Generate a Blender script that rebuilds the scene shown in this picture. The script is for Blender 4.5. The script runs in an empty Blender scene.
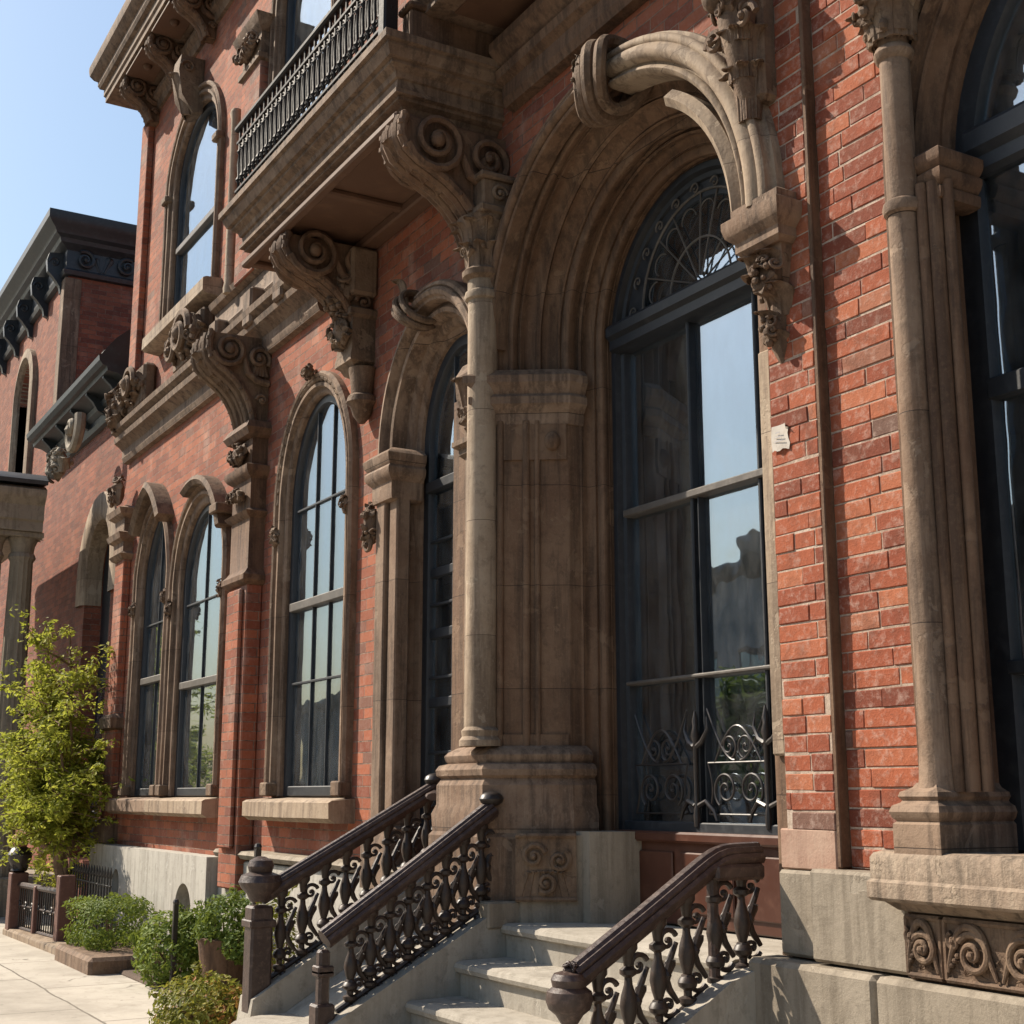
import bpy, bmesh, math, random
from mathutils import Vector, noise
from mathutils.geometry import tessellate_polygon
R = math.radians
PI = math.pi
random.seed(7)
scene = bpy.context.scene
COL = scene.collection

# ------------------------------------------------------------------ camera, sky, sun, exposure
cam_d = bpy.data.cameras.new('camera')
cam = bpy.data.objects.new('camera', cam_d)
COL.objects.link(cam)
cam_d.sensor_width = 36.0
cam_d.lens = 48.16
cam_d.clip_start = 0.05
cam_d.clip_end = 2000
cam.location = (0, -3.66, 1.65)
cam.rotation_euler = (R(90 + 11.67), 0, R(90 - 30.13))
scene.camera = cam

SUN_EL, SUN_AZ = R(42), R(55)          # elevation, angle from the facade's normal towards -X
sun_dir = Vector((-math.sin(SUN_AZ) * math.cos(SUN_EL), -math.cos(SUN_AZ) * math.cos(SUN_EL), math.sin(SUN_EL)))
world = bpy.data.worlds.new('World')
scene.world = world
world.use_nodes = True
wn = world.node_tree
wn.nodes.clear()
sky = wn.nodes.new('ShaderNodeTexSky')
sky.sky_type = 'NISHITA'
sky.sun_disc = False
sky.sun_elevation = SUN_EL
sky.sun_rotation = math.atan2(sun_dir.x, sun_dir.y)
sky.air_density = 1.7
sky.dust_density = 2.4
sky.ozone_density = 5.0
bg = wn.nodes.new('ShaderNodeBackground')
bg.inputs['Strength'].default_value = 0.088
wo = wn.nodes.new('ShaderNodeOutputWorld')
wn.links.new(sky.outputs[0], bg.inputs['Color'])
wn.links.new(bg.outputs[0], wo.inputs['Surface'])
sun_d = bpy.data.lights.new('sun', 'SUN')
sun_d.energy = 5.0
sun_d.angle = R(0.5)
sun_d.color = (1.0, 0.89, 0.74)
sun = bpy.data.objects.new('sun', sun_d)
COL.objects.link(sun)
sun.rotation_euler = sun_dir.to_track_quat('Z', 'Y').to_euler()
sun.location = sun_dir * 40
vs = scene.view_settings
vs.view_transform = 'Standard'
vs.look = 'None'
vs.exposure = 0.78
vs.gamma = 1.0

# ------------------------------------------------------------------ materials
def newmat(name):
    m = bpy.data.materials.new(name)
    m.use_nodes = True
    nt = m.node_tree
    b = nt.nodes['Principled BSDF']
    return m, nt, b

def N(nt, kind, **kw):
    n = nt.nodes.new(kind)
    for k, v in kw.items():
        if k.startswith('i_'):
            key = k[2:]
            key = int(key) if key.isdigit() else key.replace('_', ' ')
            n.inputs[key].default_value = v
        else:
            setattr(n, k, v)
    return n

def mixc(nt, a, b, fac, mode='MIX'):
    n = N(nt, 'ShaderNodeMix', data_type='RGBA', blend_type=mode)
    L = nt.links
    for sock, val in ((n.inputs[0], fac), (n.inputs[6], a), (n.inputs[7], b)):
        if hasattr(val, 'is_linked') or hasattr(val, 'links'):
            L.new(val, sock)
        elif isinstance(val, (int, float)):
            sock.default_value = val
        else:
            sock.default_value = (*val, 1) if len(val) == 3 else val
    return n.outputs[2]

def ramp(nt, fac, stops, interp='LINEAR'):
    n = N(nt, 'ShaderNodeValToRGB')
    cr = n.color_ramp
    cr.interpolation = interp
    while len(cr.elements) < len(stops):
        cr.elements.new(0.5)
    for e, (p, c) in zip(cr.elements, stops):
        e.position = p
        e.color = (*c, 1) if len(c) == 3 else c
    nt.links.new(fac, n.inputs[0])
    return n.outputs[0]

def noise_tex(nt, vec, scale, detail=4, rough=0.6, dist=0.0):
    n = N(nt, 'ShaderNodeTexNoise', i_Scale=scale, i_Detail=detail, i_Roughness=rough, i_Distortion=dist)
    nt.links.new(vec, n.inputs['Vector'])
    return n.outputs['Fac']

def posn(nt):
    return N(nt, 'ShaderNodeNewGeometry').outputs['Position']

def scalev(nt, vec, s):
    n = N(nt, 'ShaderNodeMapping')
    n.inputs['Scale'].default_value = s
    nt.links.new(vec, n.inputs['Vector'])
    return n.outputs[0]

def bump(nt, height, strength, dist, normal=None):
    n = N(nt, 'ShaderNodeBump', i_Strength=strength, i_Distance=dist)
    nt.links.new(height, n.inputs['Height'])
    if normal:
        nt.links.new(normal, n.inputs['Normal'])
    return n.outputs[0]

def math_n(nt, op, a, b=None):
    n = N(nt, 'ShaderNodeMath', operation=op)
    for i, v in enumerate((a, b)):
        if v is None:
            continue
        if isinstance(v, (int, float)):
            n.inputs[i].default_value = v
        else:
            nt.links.new(v, n.inputs[i])
    return n.outputs[0]

def wallvec(nt, wob=0.0):
    p = posn(nt)
    s = N(nt, 'ShaderNodeSeparateXYZ')
    nt.links.new(p, s.inputs[0])
    u = math_n(nt, 'ADD', s.outputs[0], s.outputs[1])
    v = s.outputs[2]
    if wob:
        nz = noise_tex(nt, p, 2.3, 3)
        v = math_n(nt, 'ADD', v, math_n(nt, 'MULTIPLY', math_n(nt, 'SUBTRACT', nz, 0.5), wob))
    c = N(nt, 'ShaderNodeCombineXYZ')
    nt.links.new(u, c.inputs[0])
    nt.links.new(v, c.inputs[1])
    return c.outputs[0], p

def brick_mat(name, stops, mortar=(0.36, 0.31, 0.26), row=0.071, width=0.225, msize=0.0055, wob=0.012, dirt=0.5, pale=0.25):
    m, nt, b = newmat(name)
    L = nt.links
    v, p = wallvec(nt, wob)
    t = N(nt, 'ShaderNodeTexBrick', i_Scale=1.0, i_Mortar_Size=msize, i_Mortar_Smooth=0.25, i_Bias=0.0,
          i_Brick_Width=width, i_Row_Height=row)
    t.inputs['Color1'].default_value = (0, 0, 0, 1)
    t.inputs['Color2'].default_value = (1, 1, 1, 1)
    t.inputs['Mortar'].default_value = (0.5, 0.5, 0.5, 1)
    t.squash = 1.0
    L.new(v, t.inputs['Vector'])
    bc = ramp(nt, t.outputs['Color'], stops)
    n1 = noise_tex(nt, p, 38, 5, 0.7)
    bc = mixc(nt, bc, (0.42, 0.40, 0.38), math_n(nt, 'MULTIPLY', math_n(nt, 'SUBTRACT', n1, 0.45), 0.45))
    # soot and pale lime weathering in large drifting patches
    n2 = noise_tex(nt, scalev(nt, p, (1.2, 1.2, 0.5)), 1.6, 6, 0.65)
    sf = ramp(nt, n2, [(0.38, (1, 1, 1)), (0.62, (0, 0, 0))])
    bc = mixc(nt, bc, (0.055, 0.032, 0.026), math_n(nt, 'MULTIPLY', sf, dirt))
    n3 = noise_tex(nt, scalev(nt, p, (1, 1, 0.7)), 3.1, 7, 0.7)
    pf = ramp(nt, n3, [(0.52, (0, 0, 0)), (0.74, (1, 1, 1))])
    bc = mixc(nt, bc, (0.50, 0.40, 0.33), math_n(nt, 'MULTIPLY', pf, pale))
    n4 = noise_tex(nt, p, 14, 4, 0.6)
    mc = mixc(nt, mortar, (0.10, 0.075, 0.06), ramp(nt, n4, [(0.42, (0, 0, 0)), (0.6, (1, 1, 1))]))
    col = mixc(nt, bc, mc, t.outputs['Fac'])
    L.new(col, b.inputs['Base Color'])
    b.inputs['Roughness'].default_value = 0.86
    b.inputs['Specular IOR Level'].default_value = 0.25
    h = math_n(nt, 'SUBTRACT', math_n(nt, 'MULTIPLY', n1, 0.5), t.outputs['Fac'])
    L.new(bump(nt, h, 0.9, 0.010), b.inputs['Normal'])
    return m

def stone_mat(name, c_main, c_light, c_dark, streak=0.6, bumps=0.5, joints=None, grain=60, light_amt=0.6, rough=0.82, spec=0.3):
    m, nt, b = newmat(name)
    L = nt.links
    p = posn(nt)
    n1 = noise_tex(nt, p, 2.4, 8, 0.68, 0.3)
    col = mixc(nt, c_main, c_light, math_n(nt, 'MULTIPLY', ramp(nt, n1, [(0.40, (0, 0, 0)), (0.66, (1, 1, 1))]), light_amt))
    n2 = noise_tex(nt, scalev(nt, p, (7, 7, 0.55)), 2.0, 6, 0.65)
    col = mixc(nt, col, c_dark, math_n(nt, 'MULTIPLY', ramp(nt, n2, [(0.47, (0, 0, 0)), (0.60, (1, 1, 1))]), streak))
    n5 = noise_tex(nt, scalev(nt, p, (11, 11, 0.8)), 2.6, 6, 0.7)
    col = mixc(nt, col, c_light, math_n(nt, 'MULTIPLY', ramp(nt, n5, [(0.55, (0, 0, 0)), (0.68, (1, 1, 1))]), streak * 0.7))
    n3 = noise_tex(nt, p, 13, 7, 0.72)
    col = mixc(nt, col, c_dark, math_n(nt, 'MULTIPLY', ramp(nt, n3, [(0.52, (0, 0, 0)), (0.68, (1, 1, 1))]), 0.45))
    n4 = noise_tex(nt, p, grain, 4, 0.7)
    col = mixc(nt, col, c_light, math_n(nt, 'MULTIPLY', ramp(nt, n4, [(0.52, (0, 0, 0)), (0.75, (1, 1, 1))]), 0.35))
    n6 = noise_tex(nt, p, 5.2, 9, 0.62, 0.4)
    fl = ramp(nt, n6, [(0.600, (0, 0, 0)), (0.622, (1, 1, 1))])
    col = mixc(nt, col, c_light, math_n(nt, 'MULTIPLY', fl, 0.42))
    h = math_n(nt, 'ADD', math_n(nt, 'MULTIPLY', n4, 0.35), math_n(nt, 'MULTIPLY', n3, 0.8))
    h = math_n(nt, 'SUBTRACT', h, math_n(nt, 'MULTIPLY', fl, 0.35))
    if joints:
        v, _ = wallvec(nt, 0.004)
        t = N(nt, 'ShaderNodeTexBrick', i_Scale=1.0, i_Mortar_Size=joints[2], i_Mortar_Smooth=0.1,
              i_Brick_Width=joints[0], i_Row_Height=joints[1])
        t.inputs['Color1'].default_value = (0.35, 0.35, 0.35, 1)
        t.inputs['Color2'].default_value = (0.65, 0.65, 0.65, 1)
        L.new(v, t.inputs['Vector'])
        tint = mixc(nt, col, t.outputs['Color'], 0.35, 'OVERLAY')
        col = mixc(nt, tint, c_dark, t.outputs['Fac'])
        h = math_n(nt, 'SUBTRACT', h, math_n(nt, 'MULTIPLY', t.outputs['Fac'], 1.3))
    L.new(col, b.inputs['Base Color'])
    b.inputs['Roughness'].default_value = rough
    b.inputs['Specular IOR Level'].default_value = spec
    L.new(bump(nt, h, bumps, 0.012), b.inputs['Normal'])
    return m

def paint_mat(name, c, c2, rough=0.45, scale=30, amt=0.5, bumps=0.15, metal=0.0, spec=0.5):
    m, nt, b = newmat(name)
    p = posn(nt)
    n1 = noise_tex(nt, p, scale, 6, 0.7)
    n2 = noise_tex(nt, p, scale * 0.15, 5, 0.65)
    col = mixc(nt, c, c2, math_n(nt, 'MULTIPLY', ramp(nt, n1, [(0.5, (0, 0, 0)), (0.68, (1, 1, 1))]), amt))
    col = mixc(nt, col, c2, math_n(nt, 'MULTIPLY', ramp(nt, n2, [(0.5, (0, 0, 0)), (0.7, (1, 1, 1))]), amt * 0.6))
    nt.links.new(col, b.inputs['Base Color'])
    r = math_n(nt, 'ADD', math_n(nt, 'MULTIPLY', n1, 0.35), rough - 0.17)
    nt.links.new(r, b.inputs['Roughness'])
    b.inputs['Metallic'].default_value = metal
    b.inputs['Specular IOR Level'].default_value = spec
    nt.links.new(bump(nt, n1, bumps, 0.006), b.inputs['Normal'])
    return m

def glass_mat(name, tint=(0.70, 0.73, 0.74), boost=1.0, wav=0.02, base=0.24):
    m, nt, b = newmat(name)
    L = nt.links
    nt.nodes.remove(b)
    out = nt.nodes['Material Output']
    tr = N(nt, 'ShaderNodeBsdfTransparent')
    tr.inputs[0].default_value = (*tint, 1)
    gl = N(nt, 'ShaderNodeBsdfGlossy')
    gl.inputs['Roughness'].default_value = 0.012
    gl.inputs['Color'].default_value = (0.74, 0.87, 1.0, 1)  # blue tint puts clear-sky colour into the reflections
    n = noise_tex(nt, posn(nt), 2.2, 2, 0.5)
    bp = bump(nt, n, 0.16, wav)
    L.new(bp, gl.inputs['Normal'])
    fr = N(nt, 'ShaderNodeFresnel', i_IOR=1.55)
    f = math_n(nt, 'MINIMUM', math_n(nt, 'ADD', math_n(nt, 'MULTIPLY', fr.outputs[0], 1.6 * boost), base), 0.95)
    mx = N(nt, 'ShaderNodeMixShader')
    L.new(f, mx.inputs[0])
    L.new(tr.outputs[0], mx.inputs[1])
    L.new(gl.outputs[0], mx.inputs[2])
    df = N(nt, 'ShaderNodeBsdfDiffuse')
    df.inputs[0].default_value = (0.42, 0.42, 0.41, 1)
    dn = noise_tex(nt, scalev(nt, posn(nt), (3, 3, 1.2)), 3.0, 7, 0.7)
    m2 = N(nt, 'ShaderNodeMixShader')
    L.new(math_n(nt, 'MULTIPLY', ramp(nt, dn, [(0.35, (0, 0, 0)), (0.75, (1, 1, 1))]), 0.10), m2.inputs[0])
    L.new(mx.outputs[0], m2.inputs[1])
    L.new(df.outputs[0], m2.inputs[2])
    L.new(m2.outputs[0], out.inputs['Surface'])
    return m

def leaf_mat(name, stops, trans=0.35, rough=0.45):
    m, nt, b = newmat(name)
    L = nt.links
    at = N(nt, 'ShaderNodeAttribute', attribute_name='tint')
    c = ramp(nt, at.outputs['Fac'], stops)
    L.new(c, b.inputs['Base Color'])
    b.inputs['Roughness'].default_value = 0.62
    b.inputs['Specular IOR Level'].default_value = 0.22
    out = nt.nodes['Material Output']
    tl = N(nt, 'ShaderNodeBsdfTranslucent')
    L.new(mixc(nt, c, (0.55, 0.6, 0.1), 0.25), tl.inputs[0])
    mx = N(nt, 'ShaderNodeMixShader', i_0=trans)
    L.new(b.outputs[0], mx.inputs[1])
    L.new(tl.outputs[0], mx.inputs[2])
    L.new(mx.outputs[0], out.inputs['Surface'])
    return m

def laid_brick_mat(name, stops):
    m, nt, b = newmat(name)
    L = nt.links
    at = N(nt, 'ShaderNodeAttribute', attribute_name='tint')
    p = posn(nt)
    c = ramp(nt, at.outputs['Fac'], stops)
    n1 = noise_tex(nt, p, 30, 7, 0.72)
    n2 = noise_tex(nt, p, 7, 5, 0.65)
    n3 = noise_tex(nt, p, 110, 3, 0.6)
    c = mixc(nt, c, (0.48, 0.36, 0.30), math_n(nt, 'MULTIPLY', ramp(nt, n1, [(0.50, (0, 0, 0)), (0.72, (1, 1, 1))]), 0.5))
    c = mixc(nt, c, (0.10, 0.04, 0.025), math_n(nt, 'MULTIPLY', ramp(nt, n2, [(0.50, (0, 0, 0)), (0.70, (1, 1, 1))]), 0.55))
    c = mixc(nt, c, (0.05, 0.025, 0.02), math_n(nt, 'MULTIPLY', ramp(nt, n3, [(0.62, (0, 0, 0)), (0.72, (1, 1, 1))]), 0.5))
    L.new(c, b.inputs['Base Color'])
    b.inputs['Roughness'].default_value = 0.88
    b.inputs['Specular IOR Level'].default_value = 0.25
    h = math_n(nt, 'ADD', n1, math_n(nt, 'MULTIPLY', n3, 0.3))
    L.new(bump(nt, h, 0.6, 0.009), b.inputs['Normal'])
    return m

BR_STOPS = [(0.0, (0.19, 0.054, 0.030)), (0.35, (0.28, 0.082, 0.040)), (0.65, (0.36, 0.112, 0.053)), (0.88, (0.26, 0.080, 0.045)), (1.0, (0.17, 0.080, 0.055))]
NEAR_STOPS = [(0.0, (0.13, 0.036, 0.021)), (0.25, (0.215, 0.055, 0.028)), (0.6, (0.30, 0.084, 0.039)), (0.85, (0.345, 0.122, 0.061)), (0.94, (0.22, 0.092, 0.058)), (1.0, (0.13, 0.074, 0.056))]
M = {}
M['brick'] = brick_mat('red_brick', BR_STOPS, mortar=(0.26, 0.17, 0.125), msize=0.004, dirt=0.32, pale=0.38)
M['brick_near'] = laid_brick_mat('near_red_brick', NEAR_STOPS)
M['brick_nb'] = brick_mat('neighbour_brick', [(0.0, (0.16, 0.045, 0.027)), (0.5, (0.24, 0.070, 0.038)), (1.0, (0.30, 0.095, 0.05))], mortar=(0.24, 0.15, 0.11), msize=0.004, dirt=0.35, pale=0.15)
M['brick_far'] = brick_mat('street_brick', [(0.0, (0.16, 0.08, 0.06)), (1.0, (0.25, 0.13, 0.09))], dirt=0.3, pale=0.1)
M['mortar'] = stone_mat('lime_mortar', (0.33, 0.24, 0.18), (0.52, 0.44, 0.36), (0.15, 0.085, 0.055), streak=0.5, bumps=0.8, grain=90)
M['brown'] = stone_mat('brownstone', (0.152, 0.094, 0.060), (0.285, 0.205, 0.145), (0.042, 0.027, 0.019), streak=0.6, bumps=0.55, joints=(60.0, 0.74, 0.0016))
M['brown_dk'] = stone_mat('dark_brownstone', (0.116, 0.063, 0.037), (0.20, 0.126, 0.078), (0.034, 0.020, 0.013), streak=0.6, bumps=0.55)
M['brown_jt'] = stone_mat('coursed_brownstone', (0.126, 0.071, 0.042), (0.22, 0.143, 0.090), (0.038, 0.023, 0.015), streak=0.55, bumps=0.5, joints=(9.0, 0.55, 0.0016))
M['pale'] = stone_mat('pale_and_sunlit_stone', (0.26, 0.19, 0.13), (0.40, 0.32, 0.235), (0.082, 0.054, 0.038), streak=0.55, bumps=0.45, joints=(60.0, 0.62, 0.0014))  # pale stone for trim; on the entrance hood it paints in sunlight
M['carved'] = stone_mat('carved_brownstone', (0.120, 0.074, 0.047), (0.26, 0.182, 0.120), (0.028, 0.018, 0.012), streak=0.5, bumps=0.9, grain=45)
M['lime'] = stone_mat('grey_limestone', (0.235, 0.197, 0.150), (0.33, 0.285, 0.225), (0.095, 0.075, 0.054), streak=0.45, bumps=0.5, grain=120, light_amt=0.5)
M['render'] = stone_mat('pale_render', (0.38, 0.355, 0.31), (0.47, 0.445, 0.40), (0.18, 0.165, 0.14), streak=0.45, bumps=0.35, grain=80)
M['ledge'] = stone_mat('weathered_ledge', (0.22, 0.16, 0.115), (0.36, 0.285, 0.21), (0.05, 0.038, 0.028), streak=0.7, bumps=0.9, grain=70)
M['step'] = stone_mat('step_stone', (0.30, 0.27, 0.225), (0.40, 0.365, 0.31), (0.13, 0.11, 0.085), streak=0.25, bumps=0.4, grain=70)
M['plaster'] = stone_mat('worn_pink_plaster', (0.30, 0.175, 0.125), (0.42, 0.31, 0.235), (0.17, 0.085, 0.06), streak=0.3, bumps=0.4)
M['iron'] = paint_mat('black_iron', (0.016, 0.012, 0.011), (0.055, 0.038, 0.03), rough=0.42, scale=40, amt=0.5, spec=0.55)
M['zinc_roof'] = paint_mat('aged_dark_zinc', (0.012, 0.017, 0.020), (0.035, 0.05, 0.055), rough=0.55, scale=9, amt=0.6)
M['iron_brown'] = paint_mat('rusty_brown_iron', (0.026, 0.017, 0.013), (0.085, 0.045, 0.028), rough=0.48, scale=30, amt=0.55, spec=0.45)
M['iron_dull'] = paint_mat('dull_black_iron', (0.011, 0.009, 0.009), (0.03, 0.024, 0.022), rough=0.62, scale=40, amt=0.4, spec=0.25)
M['rail'] = paint_mat('worn_brown_paint', (0.034, 0.018, 0.014), (0.13, 0.085, 0.065), rough=0.46, scale=34, amt=0.6, bumps=0.6)
M['frame'] = paint_mat('blue_black_paint', (0.012, 0.014, 0.018), (0.045, 0.048, 0.052), rough=0.5, scale=22, amt=0.4)
M['frame_lt'] = paint_mat('worn_sash_paint', (0.075, 0.064, 0.054), (0.16, 0.14, 0.12), rough=0.5, scale=22, amt=0.6)
M['slate'] = paint_mat('dark_zinc', (0.022, 0.025, 0.031), (0.055, 0.064, 0.072), rough=0.5, scale=12, amt=0.5)
M['door'] = paint_mat('varnished_wood', (0.060, 0.020, 0.011), (0.12, 0.048, 0.026), rough=0.4, scale=9, amt=0.5)
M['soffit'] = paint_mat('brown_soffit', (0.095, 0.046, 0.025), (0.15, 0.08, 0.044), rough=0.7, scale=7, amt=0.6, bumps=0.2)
M['curtain'] = paint_mat('curtain_cloth', (0.78, 0.79, 0.80), (0.66, 0.67, 0.69), rough=0.9, scale=5, amt=0.4)
M['inside'] = paint_mat('dark_interior', (0.03, 0.027, 0.024), (0.05, 0.045, 0.04), rough=0.9, scale=3)
M['cellar_dark'] = paint_mat('painted_cellar_dark', (0.008, 0.007, 0.006), (0.015, 0.013, 0.012), rough=0.95, scale=4, spec=0.1)  # near-black paint stands in for the cellar's shade
M['glass'] = glass_mat('old_glass')
M['glass_cool'] = glass_mat('sky_glass', boost=0.8, base=0.12, tint=(0.82, 0.86, 0.89))
M['wood_post'] = paint_mat('red_brown_post', (0.10, 0.04, 0.028), (0.20, 0.11, 0.08), rough=0.6, scale=18)
M['bark'] = stone_mat('bark', (0.17, 0.10, 0.06), (0.27, 0.18, 0.12), (0.06, 0.035, 0.02), streak=0.6, bumps=1.0, grain=40)
M['leaf_tree'] = leaf_mat('spring_leaves', [(0, (0.12, 0.15, 0.015)), (0.5, (0.25, 0.27, 0.03)), (1, (0.42, 0.41, 0.07))], 0.5)
M['leaf_box'] = leaf_mat('boxwood_leaves', [(0, (0.045, 0.080, 0.012)), (0.5, (0.085, 0.135, 0.020)), (1, (0.16, 0.21, 0.035))], 0.28)
M['leaf_gold'] = leaf_mat('golden_leaves', [(0, (0.06, 0.075, 0.012)), (0.45, (0.15, 0.16, 0.025)), (0.85, (0.27, 0.23, 0.04)), (1, (0.32, 0.13, 0.04))], 0.3)
M['leaf_far'] = leaf_mat('street_leaves', [(0, (0.03, 0.06, 0.012)), (1, (0.11, 0.17, 0.03))], 0.3)
M['paper'] = paint_mat('torn_paper', (0.44, 0.40, 0.35), (0.28, 0.23, 0.19), rough=0.9, scale=30, amt=0.5)
M['terracotta'] = paint_mat('terracotta', (0.36, 0.18, 0.10), (0.45, 0.28, 0.18), rough=0.8, scale=15)
M['soil'] = paint_mat('soil', (0.07, 0.045, 0.03), (0.15, 0.11, 0.08), rough=0.95, scale=25, bumps=0.8)
M['ink'] = paint_mat('faded_ink', (0.35, 0.33, 0.33), (0.5, 0.48, 0.46), rough=0.9)

def ground_mat(name, c1, c2, slab=None, bumps=0.4):
    m, nt, b = newmat(name)
    L = nt.links
    p = posn(nt)
    n1 = noise_tex(nt, p, 1.1, 7, 0.65)
    n2 = noise_tex(nt, p, 55, 4, 0.7)
    n3 = noise_tex(nt, p, 6, 6, 0.7)
    c = mixc(nt, c1, c2, n1)
    c = mixc(nt, c, (c1[0] * 0.5, c1[1] * 0.47, c1[2] * 0.43), math_n(nt, 'MULTIPLY', ramp(nt, n3, [(0.54, (0, 0, 0)), (0.72, (1, 1, 1))]), 0.5))
    c = mixc(nt, c, c2, math_n(nt, 'MULTIPLY', n2, 0.3))
    h = n2
    if slab:
        rot = N(nt, 'ShaderNodeMapping')
        rot.inputs['Rotation'].default_value = (0, 0, R(0))
        rot.inputs['Location'].default_value = (0.4, 0.15, 0)
        nz = N(nt, 'ShaderNodeTexNoise', i_Scale=1.5, i_Detail=3)
        L.new(p, nz.inputs['Vector'])
        ad = N(nt, 'ShaderNodeVectorMath', operation='MULTIPLY_ADD')
        L.new(nz.outputs['Color'], ad.inputs[0])
        ad.inputs[1].default_value = (0.05, 0.05, 0.05)
        L.new(p, ad.inputs[2])
        L.new(ad.outputs[0], rot.inputs['Vector'])
        t = N(nt, 'ShaderNodeTexBrick', i_Scale=1.0, i_Mortar_Size=0.009, i_Mortar_Smooth=0.2,
              i_Brick_Width=slab[0], i_Row_Height=slab[1])
        t.offset = 0.35
        t.inputs['Color1'].default_value = (0.42, 0.42, 0.42, 1)
        t.inputs['Color2'].default_value = (0.58, 0.58, 0.58, 1)
        L.new(rot.outputs[0], t.inputs['Vector'])
        c = mixc(nt, c, t.outputs['Color'], 0.3, 'OVERLAY')
        c = mixc(nt, c, (0.10, 0.08, 0.06), math_n(nt, 'MULTIPLY', t.outputs['Fac'], 0.85))
        h = math_n(nt, 'SUBTRACT', math_n(nt, 'MULTIPLY', n2, 0.4), t.outputs['Fac'])
    if slab:
        vv = N(nt, 'ShaderNodeTexVoronoi', feature='DISTANCE_TO_EDGE', i_Scale=0.55)
        L.new(ad.outputs[0], vv.inputs['Vector'])
        wv = N(nt, 'ShaderNodeTexNoise', i_Scale=4.0, i_Detail=5)
        L.new(p, wv.inputs['Vector'])
        a2 = N(nt, 'ShaderNodeVectorMath', operation='MULTIPLY_ADD')
        L.new(wv.outputs['Color'], a2.inputs[0])
        a2.inputs[1].default_value = (0.35, 0.35, 0.0)
        L.new(p, a2.inputs[2])
        L.new(a2.outputs[0], vv.inputs['Vector'])
        ck = ramp(nt, vv.outputs[0], [(0.0, (1, 1, 1)), (0.006, (0, 0, 0))])
        gate = ramp(nt, n1, [(0.50, (0, 0, 0)), (0.54, (1, 1, 1))])
        c = mixc(nt, c, (0.09, 0.075, 0.06), math_n(nt, 'MULTIPLY', math_n(nt, 'MULTIPLY', ck, gate), 0.8))
        sp = noise_tex(nt, p, 17, 2, 0.5)
        c = mixc(nt, c, (0.12, 0.105, 0.09), math_n(nt, 'MULTIPLY', ramp(nt, sp, [(0.70, (0, 0, 0)), (0.73, (1, 1, 1))]), 0.55))
        big = noise_tex(nt, p, 0.9, 6, 0.7)
        c = mixc(nt, c, (0.20, 0.175, 0.14), math_n(nt, 'MULTIPLY', ramp(nt, big, [(0.48, (0, 0, 0)), (0.66, (1, 1, 1))]), 0.55))
    L.new(c, b.inputs['Base Color'])
    b.inputs['Roughness'].default_value = 0.9
    L.new(bump(nt, h, bumps, 0.008), b.inputs['Normal'])
    return m
M['walk'] = ground_mat('pavement_concrete', (0.33, 0.295, 0.245), (0.43, 0.39, 0.33), (1.75, 1.15))
M['asphalt'] = ground_mat('asphalt', (0.045, 0.045, 0.047), (0.07, 0.07, 0.07))

# ------------------------------------------------------------------ mesh builder
def tag(o, label=None, cat=None, group=None, kind=None):
    if label: o['label'] = label
    if cat: o['category'] = cat
    if group: o['group'] = group
    if kind: o['kind'] = kind

ORG = {}

def thing(name, label, cat, loc, group=None):
    o = bpy.data.objects.new(name, None)
    o.empty_display_size = 0.3
    COL.objects.link(o)
    o.location = loc
    ORG[o.name] = Vector(loc)
    tag(o, label, cat, group)
    return o

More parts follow.
